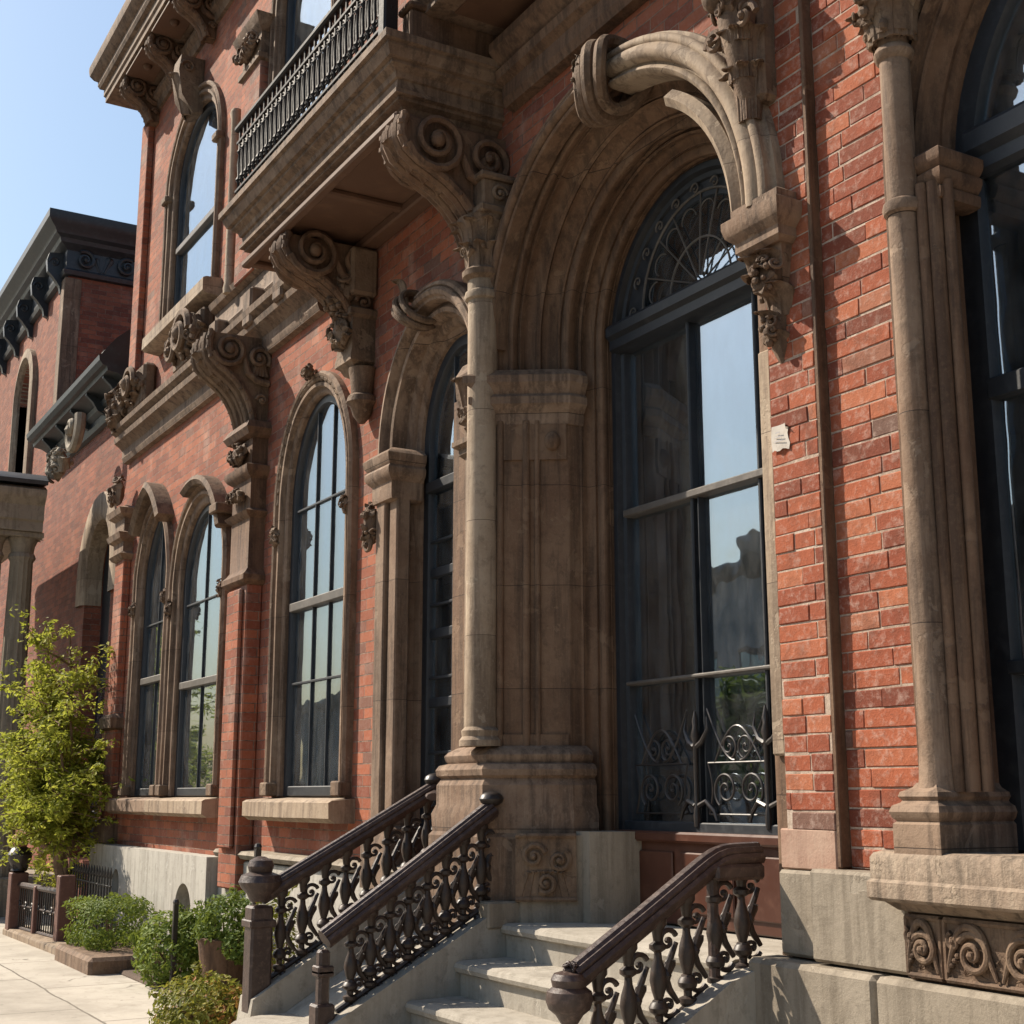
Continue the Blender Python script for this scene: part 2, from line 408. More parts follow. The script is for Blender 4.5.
class MB:
    def __init__(self):
        self.v, self.f, self.t = [], [], []
        self.tint = 0.5

    def add(self, vs, fs):
        k = len(self.v)
        self.v += [tuple(p) for p in vs]
        self.f += [tuple(i + k for i in f) for f in fs]
        self.t += [self.tint] * len(fs)

    def box(self, x0, x1, y0, y1, z0, z1, c=0.006):
        c = min(c, (x1 - x0) * .4, (y1 - y0) * .4, (z1 - z0) * .4)
        X, Y, Z = (x0, x1), (y0, y1), (z0, z1)
        vs, idx = [], {}
        for i in (0, 1):
            for j in (0, 1):
                for k in (0, 1):
                    sx, sy, sz = (c, -c)[i], (c, -c)[j], (c, -c)[k]
                    for a in range(3):
                        p = [X[i] + sx, Y[j] + sy, Z[k] + sz]
                        p[a] = (X[i], Y[j], Z[k])[a]
                        idx[i, j, k, a] = len(vs)
                        vs.append(p)
        fs = []
        for i in (0, 1):
            fs.append([idx[i, 0, 0, 0], idx[i, 1, 0, 0], idx[i, 1, 1, 0], idx[i, 0, 1, 0]])
            fs.append([idx[0, i, 0, 1], idx[1, i, 0, 1], idx[1, i, 1, 1], idx[0, i, 1, 1]])
            fs.append([idx[0, 0, i, 2], idx[1, 0, i, 2], idx[1, 1, i, 2], idx[0, 1, i, 2]])
        for i in (0, 1):
            for j in (0, 1):
                fs.append([idx[i, j, 0, 0], idx[i, j, 1, 0], idx[i, j, 1, 1], idx[i, j, 0, 1]])
                fs.append([idx[i, 0, j, 0], idx[i, 1, j, 0], idx[i, 1, j, 2], idx[i, 0, j, 2]])
                fs.append([idx[0, i, j, 1], idx[1, i, j, 1], idx[1, i, j, 2], idx[0, i, j, 2]])
                for k in (0, 1):
                    fs.append([idx[i, j, k, 0], idx[i, j, k, 1], idx[i, j, k, 2]])
        self.add(vs, fs)

    def grid(self, rings, ring_closed=False, path_closed=False, caps=False):
        n = len(rings[0])
        m = len(rings)
        vs = [p for r in rings for p in r]
        fs = []
        for i in range(m if path_closed else m - 1):
            a, b = i * n, ((i + 1) % m) * n
            for j in range(n if ring_closed else n - 1):
                k = (j + 1) % n
                fs.append([a + j, a + k, b + k, b + j])
        if caps:
            fs.append(list(range(n)))
            fs.append(list(range((m - 1) * n, m * n)))
        self.add(vs, fs)

    def tube(self, pts, r, n=8, flat=1.0):
        pts = [Vector(p) for p in pts]
        rs = r if isinstance(r, (list, tuple)) else [r] * len(pts)
        rings = []
        up = None
        for i, p in enumerate(pts):
            t = (pts[min(i + 1, len(pts) - 1)] - pts[max(i - 1, 0)])
            if t.length < 1e-9:
                t = Vector((0, 0, 1))
            t.normalize()
            if up is None:
                up = Vector((0, 0, 1)) if abs(t.z) < .9 else Vector((0, 1, 0))
            s = t.cross(up)
            if s.length < 1e-5:
                s = t.cross(Vector((1, 0, 0)))
            s.normalize()
            up = s.cross(t).normalized()
            rings.append([p + s * math.cos(2 * PI * k / n) * rs[i] + up * math.sin(2 * PI * k / n) * rs[i] * flat for k in range(n)])
        self.grid(rings, ring_closed=True, caps=True)

    def lathe(self, cx, cy, prof, n=20, a0=0, a1=2 * PI):
        full = abs(a1 - a0 - 2 * PI) < 1e-6
        m = n if full else n + 1
        rings = [[(cx + r * math.cos(a0 + (a1 - a0) * k / n), cy + r * math.sin(a0 + (a1 - a0) * k / n), z) for k in range(m)] for r, z in prof]
        self.grid(rings, ring_closed=full, caps=full)

    def prism_x(self, poly, x0, x1, c=0.0):          # polygon in (y,z)
        n = len(poly)
        vs = [(x0, y, z) for y, z in poly] + [(x1, y, z) for y, z in poly]
        self.add(vs, [[i, (i + 1) % n, n + (i + 1) % n, n + i] for i in range(n)])
        tr = tessellate_polygon([[Vector((y, z, 0)) for y, z in poly]])
        self.add(vs, [[a for a in t] for t in tr] + [[a + n for a in t] for t in tr])

    def prism_z(self, poly, z0, z1):
        n = len(poly)
        vs = [(x, y, z0) for x, y in poly] + [(x, y, z1) for x, y in poly]
        self.add(vs, [[i, (i + 1) % n, n + (i + 1) % n, n + i] for i in range(n)])
        tr = tessellate_polygon([[Vector((x, y, 0)) for x, y in poly]])
        self.add(vs, [[a for a in t] for t in tr] + [[a + n for a in t] for t in tr])

    def run_x(self, prof, x0, x1, wob=0.0):         # open (y,z) profile along X with end caps
        n = max(2, int((x1 - x0) / 0.4) + 1) if wob else 2
        rings = []
        for i in range(n):
            x = x0 + (x1 - x0) * i / (n - 1)
            rings.append([(x, y + wob * noise.noise(Vector((x * 1.7, y * 9, z * 9))), z + wob * noise.noise(Vector((x * 1.3, y * 7 + 5, z * 7)))) for y, z in prof])
        self.grid(rings)
        tr = tessellate_polygon([[Vector((y, z, 0)) for y, z in prof]])
        self.add(rings[0], tr)
        self.add(rings[-1], tr)

    def wrap(self, x0, x1, yf, yb, prof):           # (outward offset, z) profile wrapped round left, front, right
        rings = [[(x0 - o, yb, z), (x0 - o, yf - o, z), (x1 + o, yf - o, z), (x1 + o, yb, z)] for o, z in prof]
        self.grid(rings, caps=True)

    def wrap_poly(self, pts, prof):                 # (outward offset, z) profile wrapped round an open chain seen from above
        P = [Vector(p) for p in pts]
        rings = []
        for o, z in prof:
            ring = []
            for i, p in enumerate(P):
                ns = []
                for a, c in ((i - 1, i), (i, i + 1)):
                    if 0 <= a and c < len(P):
                        d = (P[c] - P[a]).normalized()
                        ns.append(Vector((d.y, -d.x)))
                m = ns[0] if len(ns) == 1 else (ns[0] + ns[1]) / (1 + ns[0].dot(ns[1]))
                q = p + m * o
                ring.append((q.x, q.y, z))
            rings.append(ring)
        self.grid(rings, caps=True)

    def plate(self, outer, holes, y0, y1):          # upright plate in XZ with holes
        loops = [outer] + holes
        tr = tessellate_polygon([[Vector((x, z, 0)) for x, z in l] for l in loops])
        flat = [p for l in loops for p in l]
        n = len(flat)
        vs = [(x, y0, z) for x, z in flat] + [(x, y1, z) for x, z in flat]
        fs = [list(t) for t in tr] + [[a + n for a in t] for t in tr]
        k = 0
        for l in loops:
            m = len(l)
            fs += [[k + i, k + (i + 1) % m, n + k + (i + 1) % m, n + k + i] for i in range(m)]
            k += m
        self.add(vs, fs)

    def arch(self, cx, zs, z0, prof, k=0.0, n=32, pe=1.0, cap=False, a0=PI, a1=0.0, jamb=(True, True), wob=0.0):
        rings = []
        if jamb[0]:
            for z in (z0, z0 + (zs - z0) * .33, z0 + (zs - z0) * .66):
                rings.append([(cx - r, y, z) for r, y in prof])
        for i in range(n + 1):
            a = a0 + (a1 - a0) * i / n
            c, s = math.cos(a), math.sin(a)
            cc = math.copysign(abs(c) ** pe, c)
            rings.append([(cx + r * cc, y, zs + (r + k) * s) for r, y in prof])
        if jamb[1]:
            for z in (z0 + (zs - z0) * .66, z0 + (zs - z0) * .33, z0):
                rings.append([(cx + r, y, z) for r, y in prof])
        if wob:
            rings = [[(x + wob * noise.noise(Vector((x * 3, y * 11, z * 2.5))), y + wob * noise.noise(Vector((x * 3 + 9, y * 11, z * 2.5))), z) for x, y, z in r] for r in rings]
        self.grid(rings, caps=cap)

    def spiral(self, c, r0, turns, eu, ev, tr, start=0.0, n=None, out=None, flat=1.0, nn=6):
        c, eu, ev = Vector(c), Vector(eu), Vector(ev)
        n = n or int(14 * turns) + 4
        pts, rs = [], []
        for i in range(n + 1):
            t = i / n
            a = start + turns * 2 * PI * t
            r = r0 * (1 - t) ** 0.9 + 0.02 * r0
            p = c + eu * math.cos(a) * r + ev * math.sin(a) * r
            if out is not None:
                p += Vector(out) * t
            pts.append(p)
            rs.append(tr * (1 - 0.45 * t))
        self.tube(pts, rs, nn, flat)
        self.ball(pts[-1], tr * 1.1)
        return pts[0]

    def ball(self, c, r, n=8, sx=1, sy=1, sz=1):
        rings = []
        for i in range(n // 2 + 1):
            a = -PI / 2 + PI * i / (n // 2)
            rr, z = max(math.cos(a), 1e-3), math.sin(a)
            rings.append([(c[0] + r * sx * rr * math.cos(2 * PI * k / n), c[1] + r * sy * rr * math.sin(2 * PI * k / n), c[2] + r * sz * z) for k in range(n)])
        self.grid(rings, ring_closed=True, caps=True)

    def leaf(self, o, out, up, h, w, curl=0.5, n=10, lob=0.14):
        o, out, up = Vector(o), Vector(out).normalized(), Vector(up).normalized()
        n = max(n, 8)
        side = out.cross(up).normalized()
        rings = []
        for j in range(n + 1):
            v = j / n
            z = h * math.sin(1.9 * v)
            q = curl * h * v ** 2.2
            ww = w * (math.sin(PI * (0.14 + 0.80 * v))) ** 0.6 * (1 + lob * math.cos(v * 4 * PI))
            ring = []
            for u in (-1, -.8, -.45, -.12, 0, .12, .45, .8, 1):
                d = q - w * 0.42 * u * u + (0.13 * w if u == 0 else 0) + (0.06 * w if abs(u) == .45 else 0)
                ring.append(o + up * z + out * d + side * (u * ww))
            rings.append(ring)
        # a body of some thickness: the back is the front pushed in, closed all round
        back = [[p - out * w * 0.22 for p in reversed(r)] for r in rings]
        self.grid([a + c for a, c in zip(rings, back)], ring_closed=True, caps=True)

    def cluster(self, c, r, n, face=(0, -1, 0), size=0.06, seed=1, spread=1.0):
        """a carved mass of rounded leaves, buds and little scrolls"""
        rnd = random.Random(seed)
        c, face = Vector(c), Vector(face)
        self.ball(c, 1.0, 10, r[0] * .82, r[1] * .82, r[2] * .82)
        for i in range(n):
            d = Vector((rnd.gauss(0, 1), rnd.gauss(0, 1), rnd.gauss(0, 1)))
            d = (d.normalized() * spread + face * 0.7).normalized()
            up = Vector((rnd.uniform(-.8, .8), rnd.uniform(-.3, .3), rnd.uniform(-.6, 1.2)))
            up = (up - d * up.dot(d))
            if up.length < .05:
                continue
            up.normalize()
            p = c + Vector((d.x * r[0], d.y * r[1], d.z * r[2]))
            k = rnd.random()
            if k < .55:
                hh = size * rnd.uniform(.7, 1.15)
                self.leaf(p - up * hh * .5 - d * size * .12, d, up, hh, hh * rnd.uniform(.32, .45), rnd.uniform(.1, .45))
            elif k < .80:
                self.ball(p, size * rnd.uniform(.16, .30), 8, rnd.uniform(.8, 1.3), rnd.uniform(.8, 1.2), rnd.uniform(.8, 1.3))
            else:
                sd = d.cross(up)
                self.spiral(p + d * size * .05, size * rnd.uniform(.30, .45), 1.3, sd, up, size * .11, start=rnd.uniform(0, 6))

    def pieces(self):
        n = len(self.v)
        par = list(range(n))
        def find(a):
            while par[a] != a:
                par[a] = par[par[a]]
                a = par[a]
            return a
        for f in self.f:
            a = find(f[0])
            for q in f[1:]:
                q = find(q)
                if q != a:
                    par[q] = a
        isl = {}
        for i in range(n):
            isl.setdefault(find(i), []).append(i)
        if len(isl) < 2 or len(isl) > 700:
            return None
        keys = list(isl)
        bx = []
        for k in keys:
            P = [self.v[i] for i in isl[k]]
            bx.append(([min(p[a] for p in P) for a in range(3)], [max(p[a] for p in P) for a in range(3)]))
        sz = [max(h[a] - l[a] for a in range(3)) for l, h in bx]
        g = list(range(len(keys)))
        def fg(a):
            while g[a] != a:
                g[a] = g[g[a]]
                a = g[a]
            return a
        for i in range(len(keys)):
            for j in range(i):
                if fg(i) == fg(j):
                    continue
                lim = max(.02, .5 * max(sz[i], sz[j]))
                d2 = 0
                for a in range(3):
                    d = max(0, bx[i][0][a] - bx[j][1][a], bx[j][0][a] - bx[i][1][a])
                    d2 += d * d
                if d2 <= lim * lim:
                    g[fg(i)] = fg(j)
        root = {}
        for i, k in enumerate(keys):
            for vi in isl[k]:
                root[vi] = fg(i)
        groups = {}
        for fi, f in enumerate(self.f):
            groups.setdefault(root[f[0]], []).append(fi)
        return list(groups.values()) if len(groups) > 1 else None

    def build(self, name, mat, parent=None, smooth=35, origin=None):
        gr = self.pieces() if parent is not None else None
        if gr:                                        # every separate piece becomes an object of its own
            first = None
            for fl in gr:
                m, mp = MB(), {}
                for fi in fl:
                    for vi in self.f[fi]:
                        if vi not in mp:
                            mp[vi] = len(m.v)
                            m.v.append(self.v[vi])
                    m.f.append(tuple(mp[vi] for vi in self.f[fi]))
                    m.t.append(self.t[fi])
                o = m.build_one(name, mat, parent, smooth, origin)
                first = first or o
            return first
        return self.build_one(name, mat, parent, smooth, origin)

    def build_one(self, name, mat, parent=None, smooth=35, origin=None):
        me = bpy.data.meshes.new(name)
        if origin is not None:
            og = Vector(origin)
        elif parent is not None:
            og = ORG[parent.name]
        else:
            og = Vector((0, 0, 0))
        me.from_pydata([(x - og.x, y - og.y, z - og.z) for x, y, z in self.v], [], self.f)
        if any(t != 0.5 for t in self.t):
            a = me.attributes.new('tint', 'FLOAT', 'FACE')
            a.data.foreach_set('value', self.t)
        me.validate()
        bm = bmesh.new()
        bm.from_mesh(me)
        bmesh.ops.recalc_face_normals(bm, faces=bm.faces)
        bm.to_mesh(me)
        bm.free()
        me.materials.append(M[mat] if isinstance(mat, str) else mat)
        if smooth:
            for p in me.polygons:
                p.use_smooth = True
            me.set_sharp_from_angle(angle=R(smooth))
        o = bpy.data.objects.new(name, me)
        COL.objects.link(o)
        if parent is not None:
            o.parent = parent
            o.location = og - ORG[parent.name]
        else:
            o.location = og
        ORG[o.name] = og
        return o

def arch_pts(cx, hw, zs, z0, k=0.0, n=28, pe=1.0):
    pts = [(cx - hw, z0)]
    for i in range(n + 1):
        a = PI - PI * i / n
        c = math.cos(a)
        pts.append((cx + hw * math.copysign(abs(c) ** pe, c), zs + (hw + k) * math.sin(a)))
    pts.append((cx + hw, z0))
    return pts

# ------------------------------------------------------------------ ground
G = 0.25
b = MB(); b.box(-400, 400, -400, 400, -1.2, 0.10, 0); tag(b.build('road', 'asphalt', smooth=0), kind='structure')
b = MB(); b.box(-80, 30, -5.6, 12, -0.3, G, 0.02); tag(b.build('pavement', 'walk', smooth=0), kind='structure')
b = MB(); b.box(-120, 30, -34, -15.5, -0.3, G, 0.02); tag(b.build('far_pavement', 'walk', smooth=0), kind='structure')

# ------------------------------------------------------------------ the brick townhouse
TH = thing('brick_townhouse', 'ornate red brick townhouse with brownstone arches, bracketed balcony and grey stone plinth', 'house', (-7, 0, G))

WIN = {   # cx, glass half width, spring, bottom, rise extra, outer half width, pointedness
    'a': dict(cx=-13.28, hw=0.47, zs=3.70, z0=1.64, k=0.20, pe=1.25, out=0.62),
    'b': dict(cx=-11.80, hw=0.62, zs=3.56, z0=1.64, k=0.03, pe=1.0, out=0.81),
    'c': dict(cx=-9.12, hw=0.575, zs=3.80, z0=1.64, k=0.16, pe=1.0, out=0.74),
    'u': dict(cx=-12.60, hw=0.72, zs=7.80, z0=6.30, k=-0.06, pe=1.0, out=0.90),
    'v': dict(cx=-9.66, hw=0.60, zs=8.3, z0=6.2, k=-0.10, pe=1.0, out=0.74),
}
BIG = dict(cx=-5.27, zs=4.10)
SIDE = dict(cx=-7.15, zs=3.80, k=0.14)
RGT = dict(cx=-2.33, zs=3.92)

# front wall
b = MB()
holes = []
for w in WIN.values():
    holes.append(arch_pts(w['cx'], w['out'] - 0.12, w['zs'], w['z0'] - 0.02, w['k'], pe=w['pe']))
holes.append(arch_pts(BIG['cx'], 1.10, BIG['zs'], 0.98))
holes.append(arch_pts(SIDE['cx'], 0.62, SIDE['zs'], 1.2, SIDE['k']))
holes.append(arch_pts(RGT['cx'], 1.03, RGT['zs'], 1.45))
b.plate([(-14.57, 0.1), (1.2, 0.1), (1.2, 9.32), (-14.57, 9.32)], holes, 0.0, 0.30)
b.build('front_wall', 'brick', TH, smooth=0)
b = MB()
b.box(-14.57, -14.25, 0.30, 9.0, 0.1, 9.32, 0)
b.build('gable_wall', 'brick', TH, smooth=0)
b = MB()
b.box(-14.25, 1.2, 8.7, 9.0, 0.1, 9.32, 0)
b.box(0.9, 1.2, 0.30, 8.7, 0.1, 9.32, 0)
b.build('rear_wall', 'brick', TH, smooth=0)
b = MB()
b.box(-14.2, 0.85, 2.4, 2.5, 0.9, 9.2, 0)
b.box(-14.2, 0.85, 0.32, 2.4, 0.9, 0.99, 0)
b.box(-14.2, 0.85, 0.32, 2.4, 5.55, 5.70, 0)
for x in (-10.7, -8.5, -6.55, -3.9):
    b.box(x - .06, x + .06, 0.9, 2.4, 0.99, 9.2, 0)
b.build('inner_partition', 'inside', TH, smooth=0)
b = MB()
b.box(-14.5, 1.3, 0.0, 9.2, 9.955, 10.05, 0.01)
b.build('roof', 'slate', TH, smooth=0)

# ---- sash windows
def sash(parent, cx, hw, zs, z0, k, pe, yf, fd=0.06, fw=0.055, mid=None, munt=(), vert=(), mat='frame', glass='glass', curtain=True, cw=(0.0, 1.0), light_mid=True):
    f = MB()
    f.arch(cx, zs, z0, [(hw + .02, yf), (hw - fw, yf), (hw - fw - .012, yf + .02), (hw - fw - .012, yf + fd), (hw + .02, yf + fd)], k=k, pe=pe)
    f.box(cx - hw, cx + hw, yf + .005, yf + fd, z0, z0 + fw * 1.3)
    fr = f.build('sash_frame', mat, parent)
    if mid:
        m = MB()
        m.box(cx - hw + fw - .01, cx + hw - fw + .01, yf - .018, yf + fd + .004, mid - .035, mid + .03)
        m.build('meeting_rail', 'frame_lt' if light_mid else mat, fr)
    if munt or vert:
        m = MB()
        for z in munt:
            m.box(cx - hw + fw, cx + hw - fw, yf + .012, yf + fd - .016, z - .008, z + .008, .002)
        for x in vert:
            top = zs + (hw + k - fw) * math.sqrt(max(0, 1 - ((x - cx) / (hw - fw)) ** 2)) - .01
            m.box(x - .007, x + .007, yf + .014, yf + fd - .018, z0 + .05, top, .002)
        m.build('glazing_bar', mat, fr)
    g = MB()
    g.plate(arch_pts(cx, hw - fw + .005, zs, z0 + .03, k, pe=pe), [], yf + .030, yf + .036)
    g.build('glass_pane', glass, parent, smooth=0)
    if curtain:
        c = MB()
        for a0, a1 in curtain:
            rings = []
            nn = 60
            for i in range(nn + 1):
                x = cx - hw + .03 + (2 * hw - .06) * (a0 + (a1 - a0) * i / nn)
                ph = i * 1.15 + .5 * math.sin(i * .7)
                y = yf + .115 + .034 * math.sin(ph) + .014 * math.sin(ph * 2.3)
                top = zs + (hw + k) * math.sqrt(max(0.0, 1 - ((x - cx) / hw) ** 2)) - .03
                rings.append([(x, y, z0 + .05), (x, y + .01 * math.sin(ph * .5), z0 + (top - z0) * .5), (x, y, top)])
            c.grid(rings)
        c.build('curtain', 'curtain', parent, smooth=60)
    return fr

def surround(name, w, prof, label=None, mat='brown', drop=0.0, pars=None):
    s = MB()
    s.arch(w['cx'], w['zs'], w['z0'] - drop, prof, k=w['k'], pe=w['pe'], wob=0.006)
    o = s.build(name, mat, pars or TH)
    if label:
        o['label'] = label
    return o

def std_prof(out, hw, rec, proud=0.09):
    d = out - hw
    if proud < .075:
        return [(out, .04), (out, -proud * .7), (out - .02, -proud), (out - .04, -proud * .9), (out - .055, -proud * .4), (out - .075, -proud * .35), (out - .085, -proud * .75), (out - .11, -proud * .75), (out - .12, -proud * .2), (out - .135, -proud * .15), (hw + .03, -.015), (hw + .012, -.012), (hw, .0), (hw, rec + .08)]
    return [(out, .04), (out, -proud * .7), (out - .03, -proud), (out - .075, -proud * 1.05), (out - .095, -proud * .65), (out - .115, -proud * .6),
            (out - .13, -proud * .8), (out - .155, -proud * .7), (out - .165, -proud * .1), (out - .17, -.01), (hw + .02, .0), (hw + .015, rec * .6), (hw, rec * .68), (hw, rec + .10)]

for key, lab in (('a', None), ('b', None), ('c', None)):
    w = WIN[key]
    rec = 0.03
    s = surround('arched_window', w, std_prof(w['out'], w['hw'], rec, 0.07), lab)
    if key == 'a':
        sash(s, w['cx'], w['hw'], w['zs'], w['z0'], w['k'], w['pe'], rec, mid=2.75, munt=(3.3,), vert=(w['cx'],), glass='glass_cool', curtain=((0, 1),))
    elif key == 'b':
        sash(s, w['cx'], w['hw'], w['zs'], w['z0'], w['k'], w['pe'], rec, mid=2.62, munt=(3.35,), vert=(w['cx'] - .02,), glass='glass_cool', curtain=((.0, .30), (.42, 1)))
    else:
        sash(s, w['cx'], w['hw'], w['zs'], w['z0'], w['k'], w['pe'], rec, mid=3.02, munt=(3.75, 2.45), vert=(w['cx'] - .14, w['cx'] + .16), glass='glass_cool', curtain=((0, .40), (.52, 1)))
    # sill
    cx, o = w['cx'], w['out']
    sl = MB()
    sl.run_x([(.18, 1.64), (-.16, 1.615), (-.185, 1.60), (-.185, 1.50), (-.16, 1.485), (-.14, 1.47), (.02, 1.47)], cx - o - .10, cx + o + .06, wob=.004)
    sl.build('sill', 'pale' if key != 'a' else 'brown', s)
    # carved label stops and corner scrolls
    cv = MB()
    for sg in (-1, 1):
        x = cx + sg * (o - .07)
        cv.box(x - .075, x + .075, -.095, .0, 1.64, 1.74, .010)
        cv.cluster((x, -.065, w['zs'] - .22), (.05, .035, .08), 12, size=.06, seed=int(abs(x) * 10), face=(0, -1, 0))
    top = w['zs'] + o + w['k']
    if key == 'c':
        cv.cluster((cx, -.10, top), (.08, .05, .05), 9, size=.07, seed=4)
        # leafy incised band that follows the arch
        for i in range(26):
            a = PI * (0.04 + .92 * i / 25)
            rr = o - .05
            p = (cx + rr * math.cos(a), -.058, w['zs'] + (rr + w['k']) * math.sin(a))
            cv.leaf(p, (0, -1, 0), (-math.sin(a), 0, math.cos(a)), .085, .026, .08, n=5)
    elif key == 'a':
        cv.arch(cx, w['zs'] + .0, w['zs'], [(o + .10, .01), (o + .10, -.16), (o + .04, -.18), (o - .01, -.14), (o - .01, .01)], k=w['k'] + .07, pe=1.45, a0=PI * .80, a1=PI * .20, jamb=(False, False), cap=True)
    else:
        cv.arch(cx, w['zs'], w['zs'], [(o + .05, .01), (o + .05, -.13), (o + .01, -.15), (o - .03, -.12), (o - .03, .01)], k=w['k'], a0=PI * .62, a1=PI * .12, jamb=(False, False), cap=True)
        cv.box(cx + o - .16, cx + o + .04, -.17, 0, w['zs'] + .42, w['zs'] + .50, .01)
    cv.build('carved_stop', 'carved', s)

# upper windows
w = WIN['u']
s = surround('arched_window', w, std_prof(w['out'], w['hw'], .04, .06), mat='brown')
sash(s, w['cx'], w['hw'], w['zs'], w['z0'], w['k'], 1, .04, mid=7.15, glass='glass_cool', curtain=((0, .5), (.5, 1)), light_mid=True)
sl = MB(); sl.run_x([(.12, 6.30), (-.15, 6.285), (-.18, 6.27), (-.18, 6.15), (-.15, 6.13), (.02, 6.11)], -13.62, -11.60, wob=.004)
sl.build('sill', 'pale', s)
cv = MB()
cv.prism_x([(0, 8.35), (-.10, 8.32), (-.22, 8.50), (-.26, 8.75), (-.24, 8.92), (0, 8.92)], w['cx'] - .12, w['cx'] + .12)
cv.leaf((w['cx'], -.17, 8.33), (0, -1, .3), (0, -.25, 1), .42, .11, .15)
cv.spiral((w['cx'] - .13, -.17, 8.80), .07, 1.5, (0, -1, 0), (0, 0, 1), .016)
cv.spiral((w['cx'] + .13, -.17, 8.80), .07, 1.5, (0, -1, 0), (0, 0, 1), .016)
for sg in (-1, 1):
    x = w['cx'] + sg * (w['out'] - .06)
    cv.box(x - .09, x + .07, -.09, .0, w['zs'] - .08, w['zs'] + .0, .015)
cv.build('keystone', 'carved', s)
w = WIN['v']
s = surround('arched_window', w, std_prof(w['out'], w['hw'], .04, .06), mat='brown')
sash(s, w['cx'], w['hw'], w['zs'], w['z0'], w['k'], 1, .04, mid=7.3, glass='glass_cool', curtain=((0, .45), (.55, 1)))

# ---- plinth
b = MB()
b.plate([(-14.62, .1), (-10.82, .1), (-10.82, 1.17), (-14.62, 1.17)], [arch_pts(-13.55, .12, .84, .30), arch_pts(-11.40, .22, .72, .30)], -.16, -.004)
pl = b.build('plinth', 'render', TH)
b = MB(); b.box(-10.80, -7.28, -.07, 0.0, 0.1, 1.16, .01); b.build('plinth', 'render', TH)
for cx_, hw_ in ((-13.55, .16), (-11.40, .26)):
    b = MB(); b.box(cx_ - hw_, cx_ + hw_, -.012, -.003, .28, 1.0, 0); b.build('cellar_dark_sheet', 'cellar_dark', pl, smooth=0)  # thin sheet painted near-black as the darkness behind each plinth hole
b = MB(); b.run_x([(0, 1.245), (-.10, 1.235), (-.12, 1.21), (-.10, 1.18), (-.06, 1.17), (0, 1.165)], -10.80, -7.28, .003)
b.build('plinth_course', 'lime', TH)
# grey limestone blocks right of the entrance
b = MB()
b.box(-3.94, -3.46, -.12, 0, 1.06, 1.385, .012)
b.box(-4.16, -3.945, -.075, 0, 1.06, 1.372, .012)
b.box(-4.25, -3.585, -.17, 0, 0.1, 1.05, .018)
b.box(-3.580, -2.6, -.175, 0, 0.1, 1.05, .018)
b.box(-2.595, 1.2, -.17, 0, 0.1, 1.05, .018)
b.build('plinth_block', 'lime', TH)

# ---- laid bricks next to the entrance
rnd = random.Random(3)
def laid_bricks(x0, x1, z0, z1, y, row=.071, top_cut=None, skip=None, amp=.0045):
    mb = MB()
    r = 0
    z = z0
    while z < z1:
        x = x0 - (rnd.uniform(0, .2))
        while x < x1:
            L_ = rnd.choice((.22, .23, .26, .12, .24, .34, .30))
            a, c = max(x, x0), min(x + L_ - rnd.uniform(.0005, .003), x1)
            x += L_
            if c - a < .03:
                continue
            if skip and skip((a + c) / 2, z):
                continue
            mb.tint = min(1, max(0.001, rnd.betavariate(1.4, 1.5) * .93)) if rnd.random() > .035 else rnd.uniform(.93, 1)
            d = y - .0082 - rnd.uniform(0, amp)
            k = len(mb.v)
            mb.box(a, c, d, y + .05, z + .0018 + rnd.uniform(0, .002), min(z + row - .0018 - rnd.uniform(0, .003), z1), rnd.uniform(.002, .005))
            sl1, sl2 = rnd.uniform(-.010, .010), rnd.uniform(-.006, .006)
            for i in range(k, len(mb.v)):
                p = mb.v[i]
                nz = noise.noise(Vector((p[0] * 23, p[1] * 23 + r, p[2] * 31)))
                mb.v[i] = (p[0] + .002 * nz, p[1] + (p[0] - a) * sl2 * (1 if p[1] < y else 0) + .002 * nz, p[2] + (p[0] - a) * sl1 + .0022 * nz)
        z += row
        r += 1
    return mb

def in_right(x, z):
    return x > -3.41 if z < RGT['zs'] else math.hypot(x - RGT['cx'], z - RGT['zs']) < 1.08
def in_big(x, z):
    return math.hypot(x - BIG['cx'], z - BIG['zs']) < 1.14 and z > BIG['zs']
laid_bricks(-3.828, -3.375, 1.39, 6.2, 0.0, skip=in_right).build('brick_facing', 'brick_near', TH, smooth=30)
b = MB(); b.box(-3.828, -3.40, -.0066, -.0005, 1.39, 6.2, 0)
b.build('mortar_bed', 'mortar', TH, smooth=0)
b = MB(); b.box(-4.12, -3.852, -.0515, -.001, 1.50, 6.2, .002)
pb = b.build('brick_pilaster', 'mortar', TH, smooth=0)
laid_bricks(-4.12, -3.852, 1.52, 6.2, -.045).build('brick_facing', 'brick_near', pb, smooth=30)
b = MB(); b.box(-3.851, -3.829, -.056, -.001, 1.39, 6.2, .004)
b.build('brown_strip', 'brown_dk', pb)
b = MB()
b.box(-4.16, -3.853, -.056, -.001, 1.375, 1.525, .006)
b.build('plaster_base', 'plaster', pb)

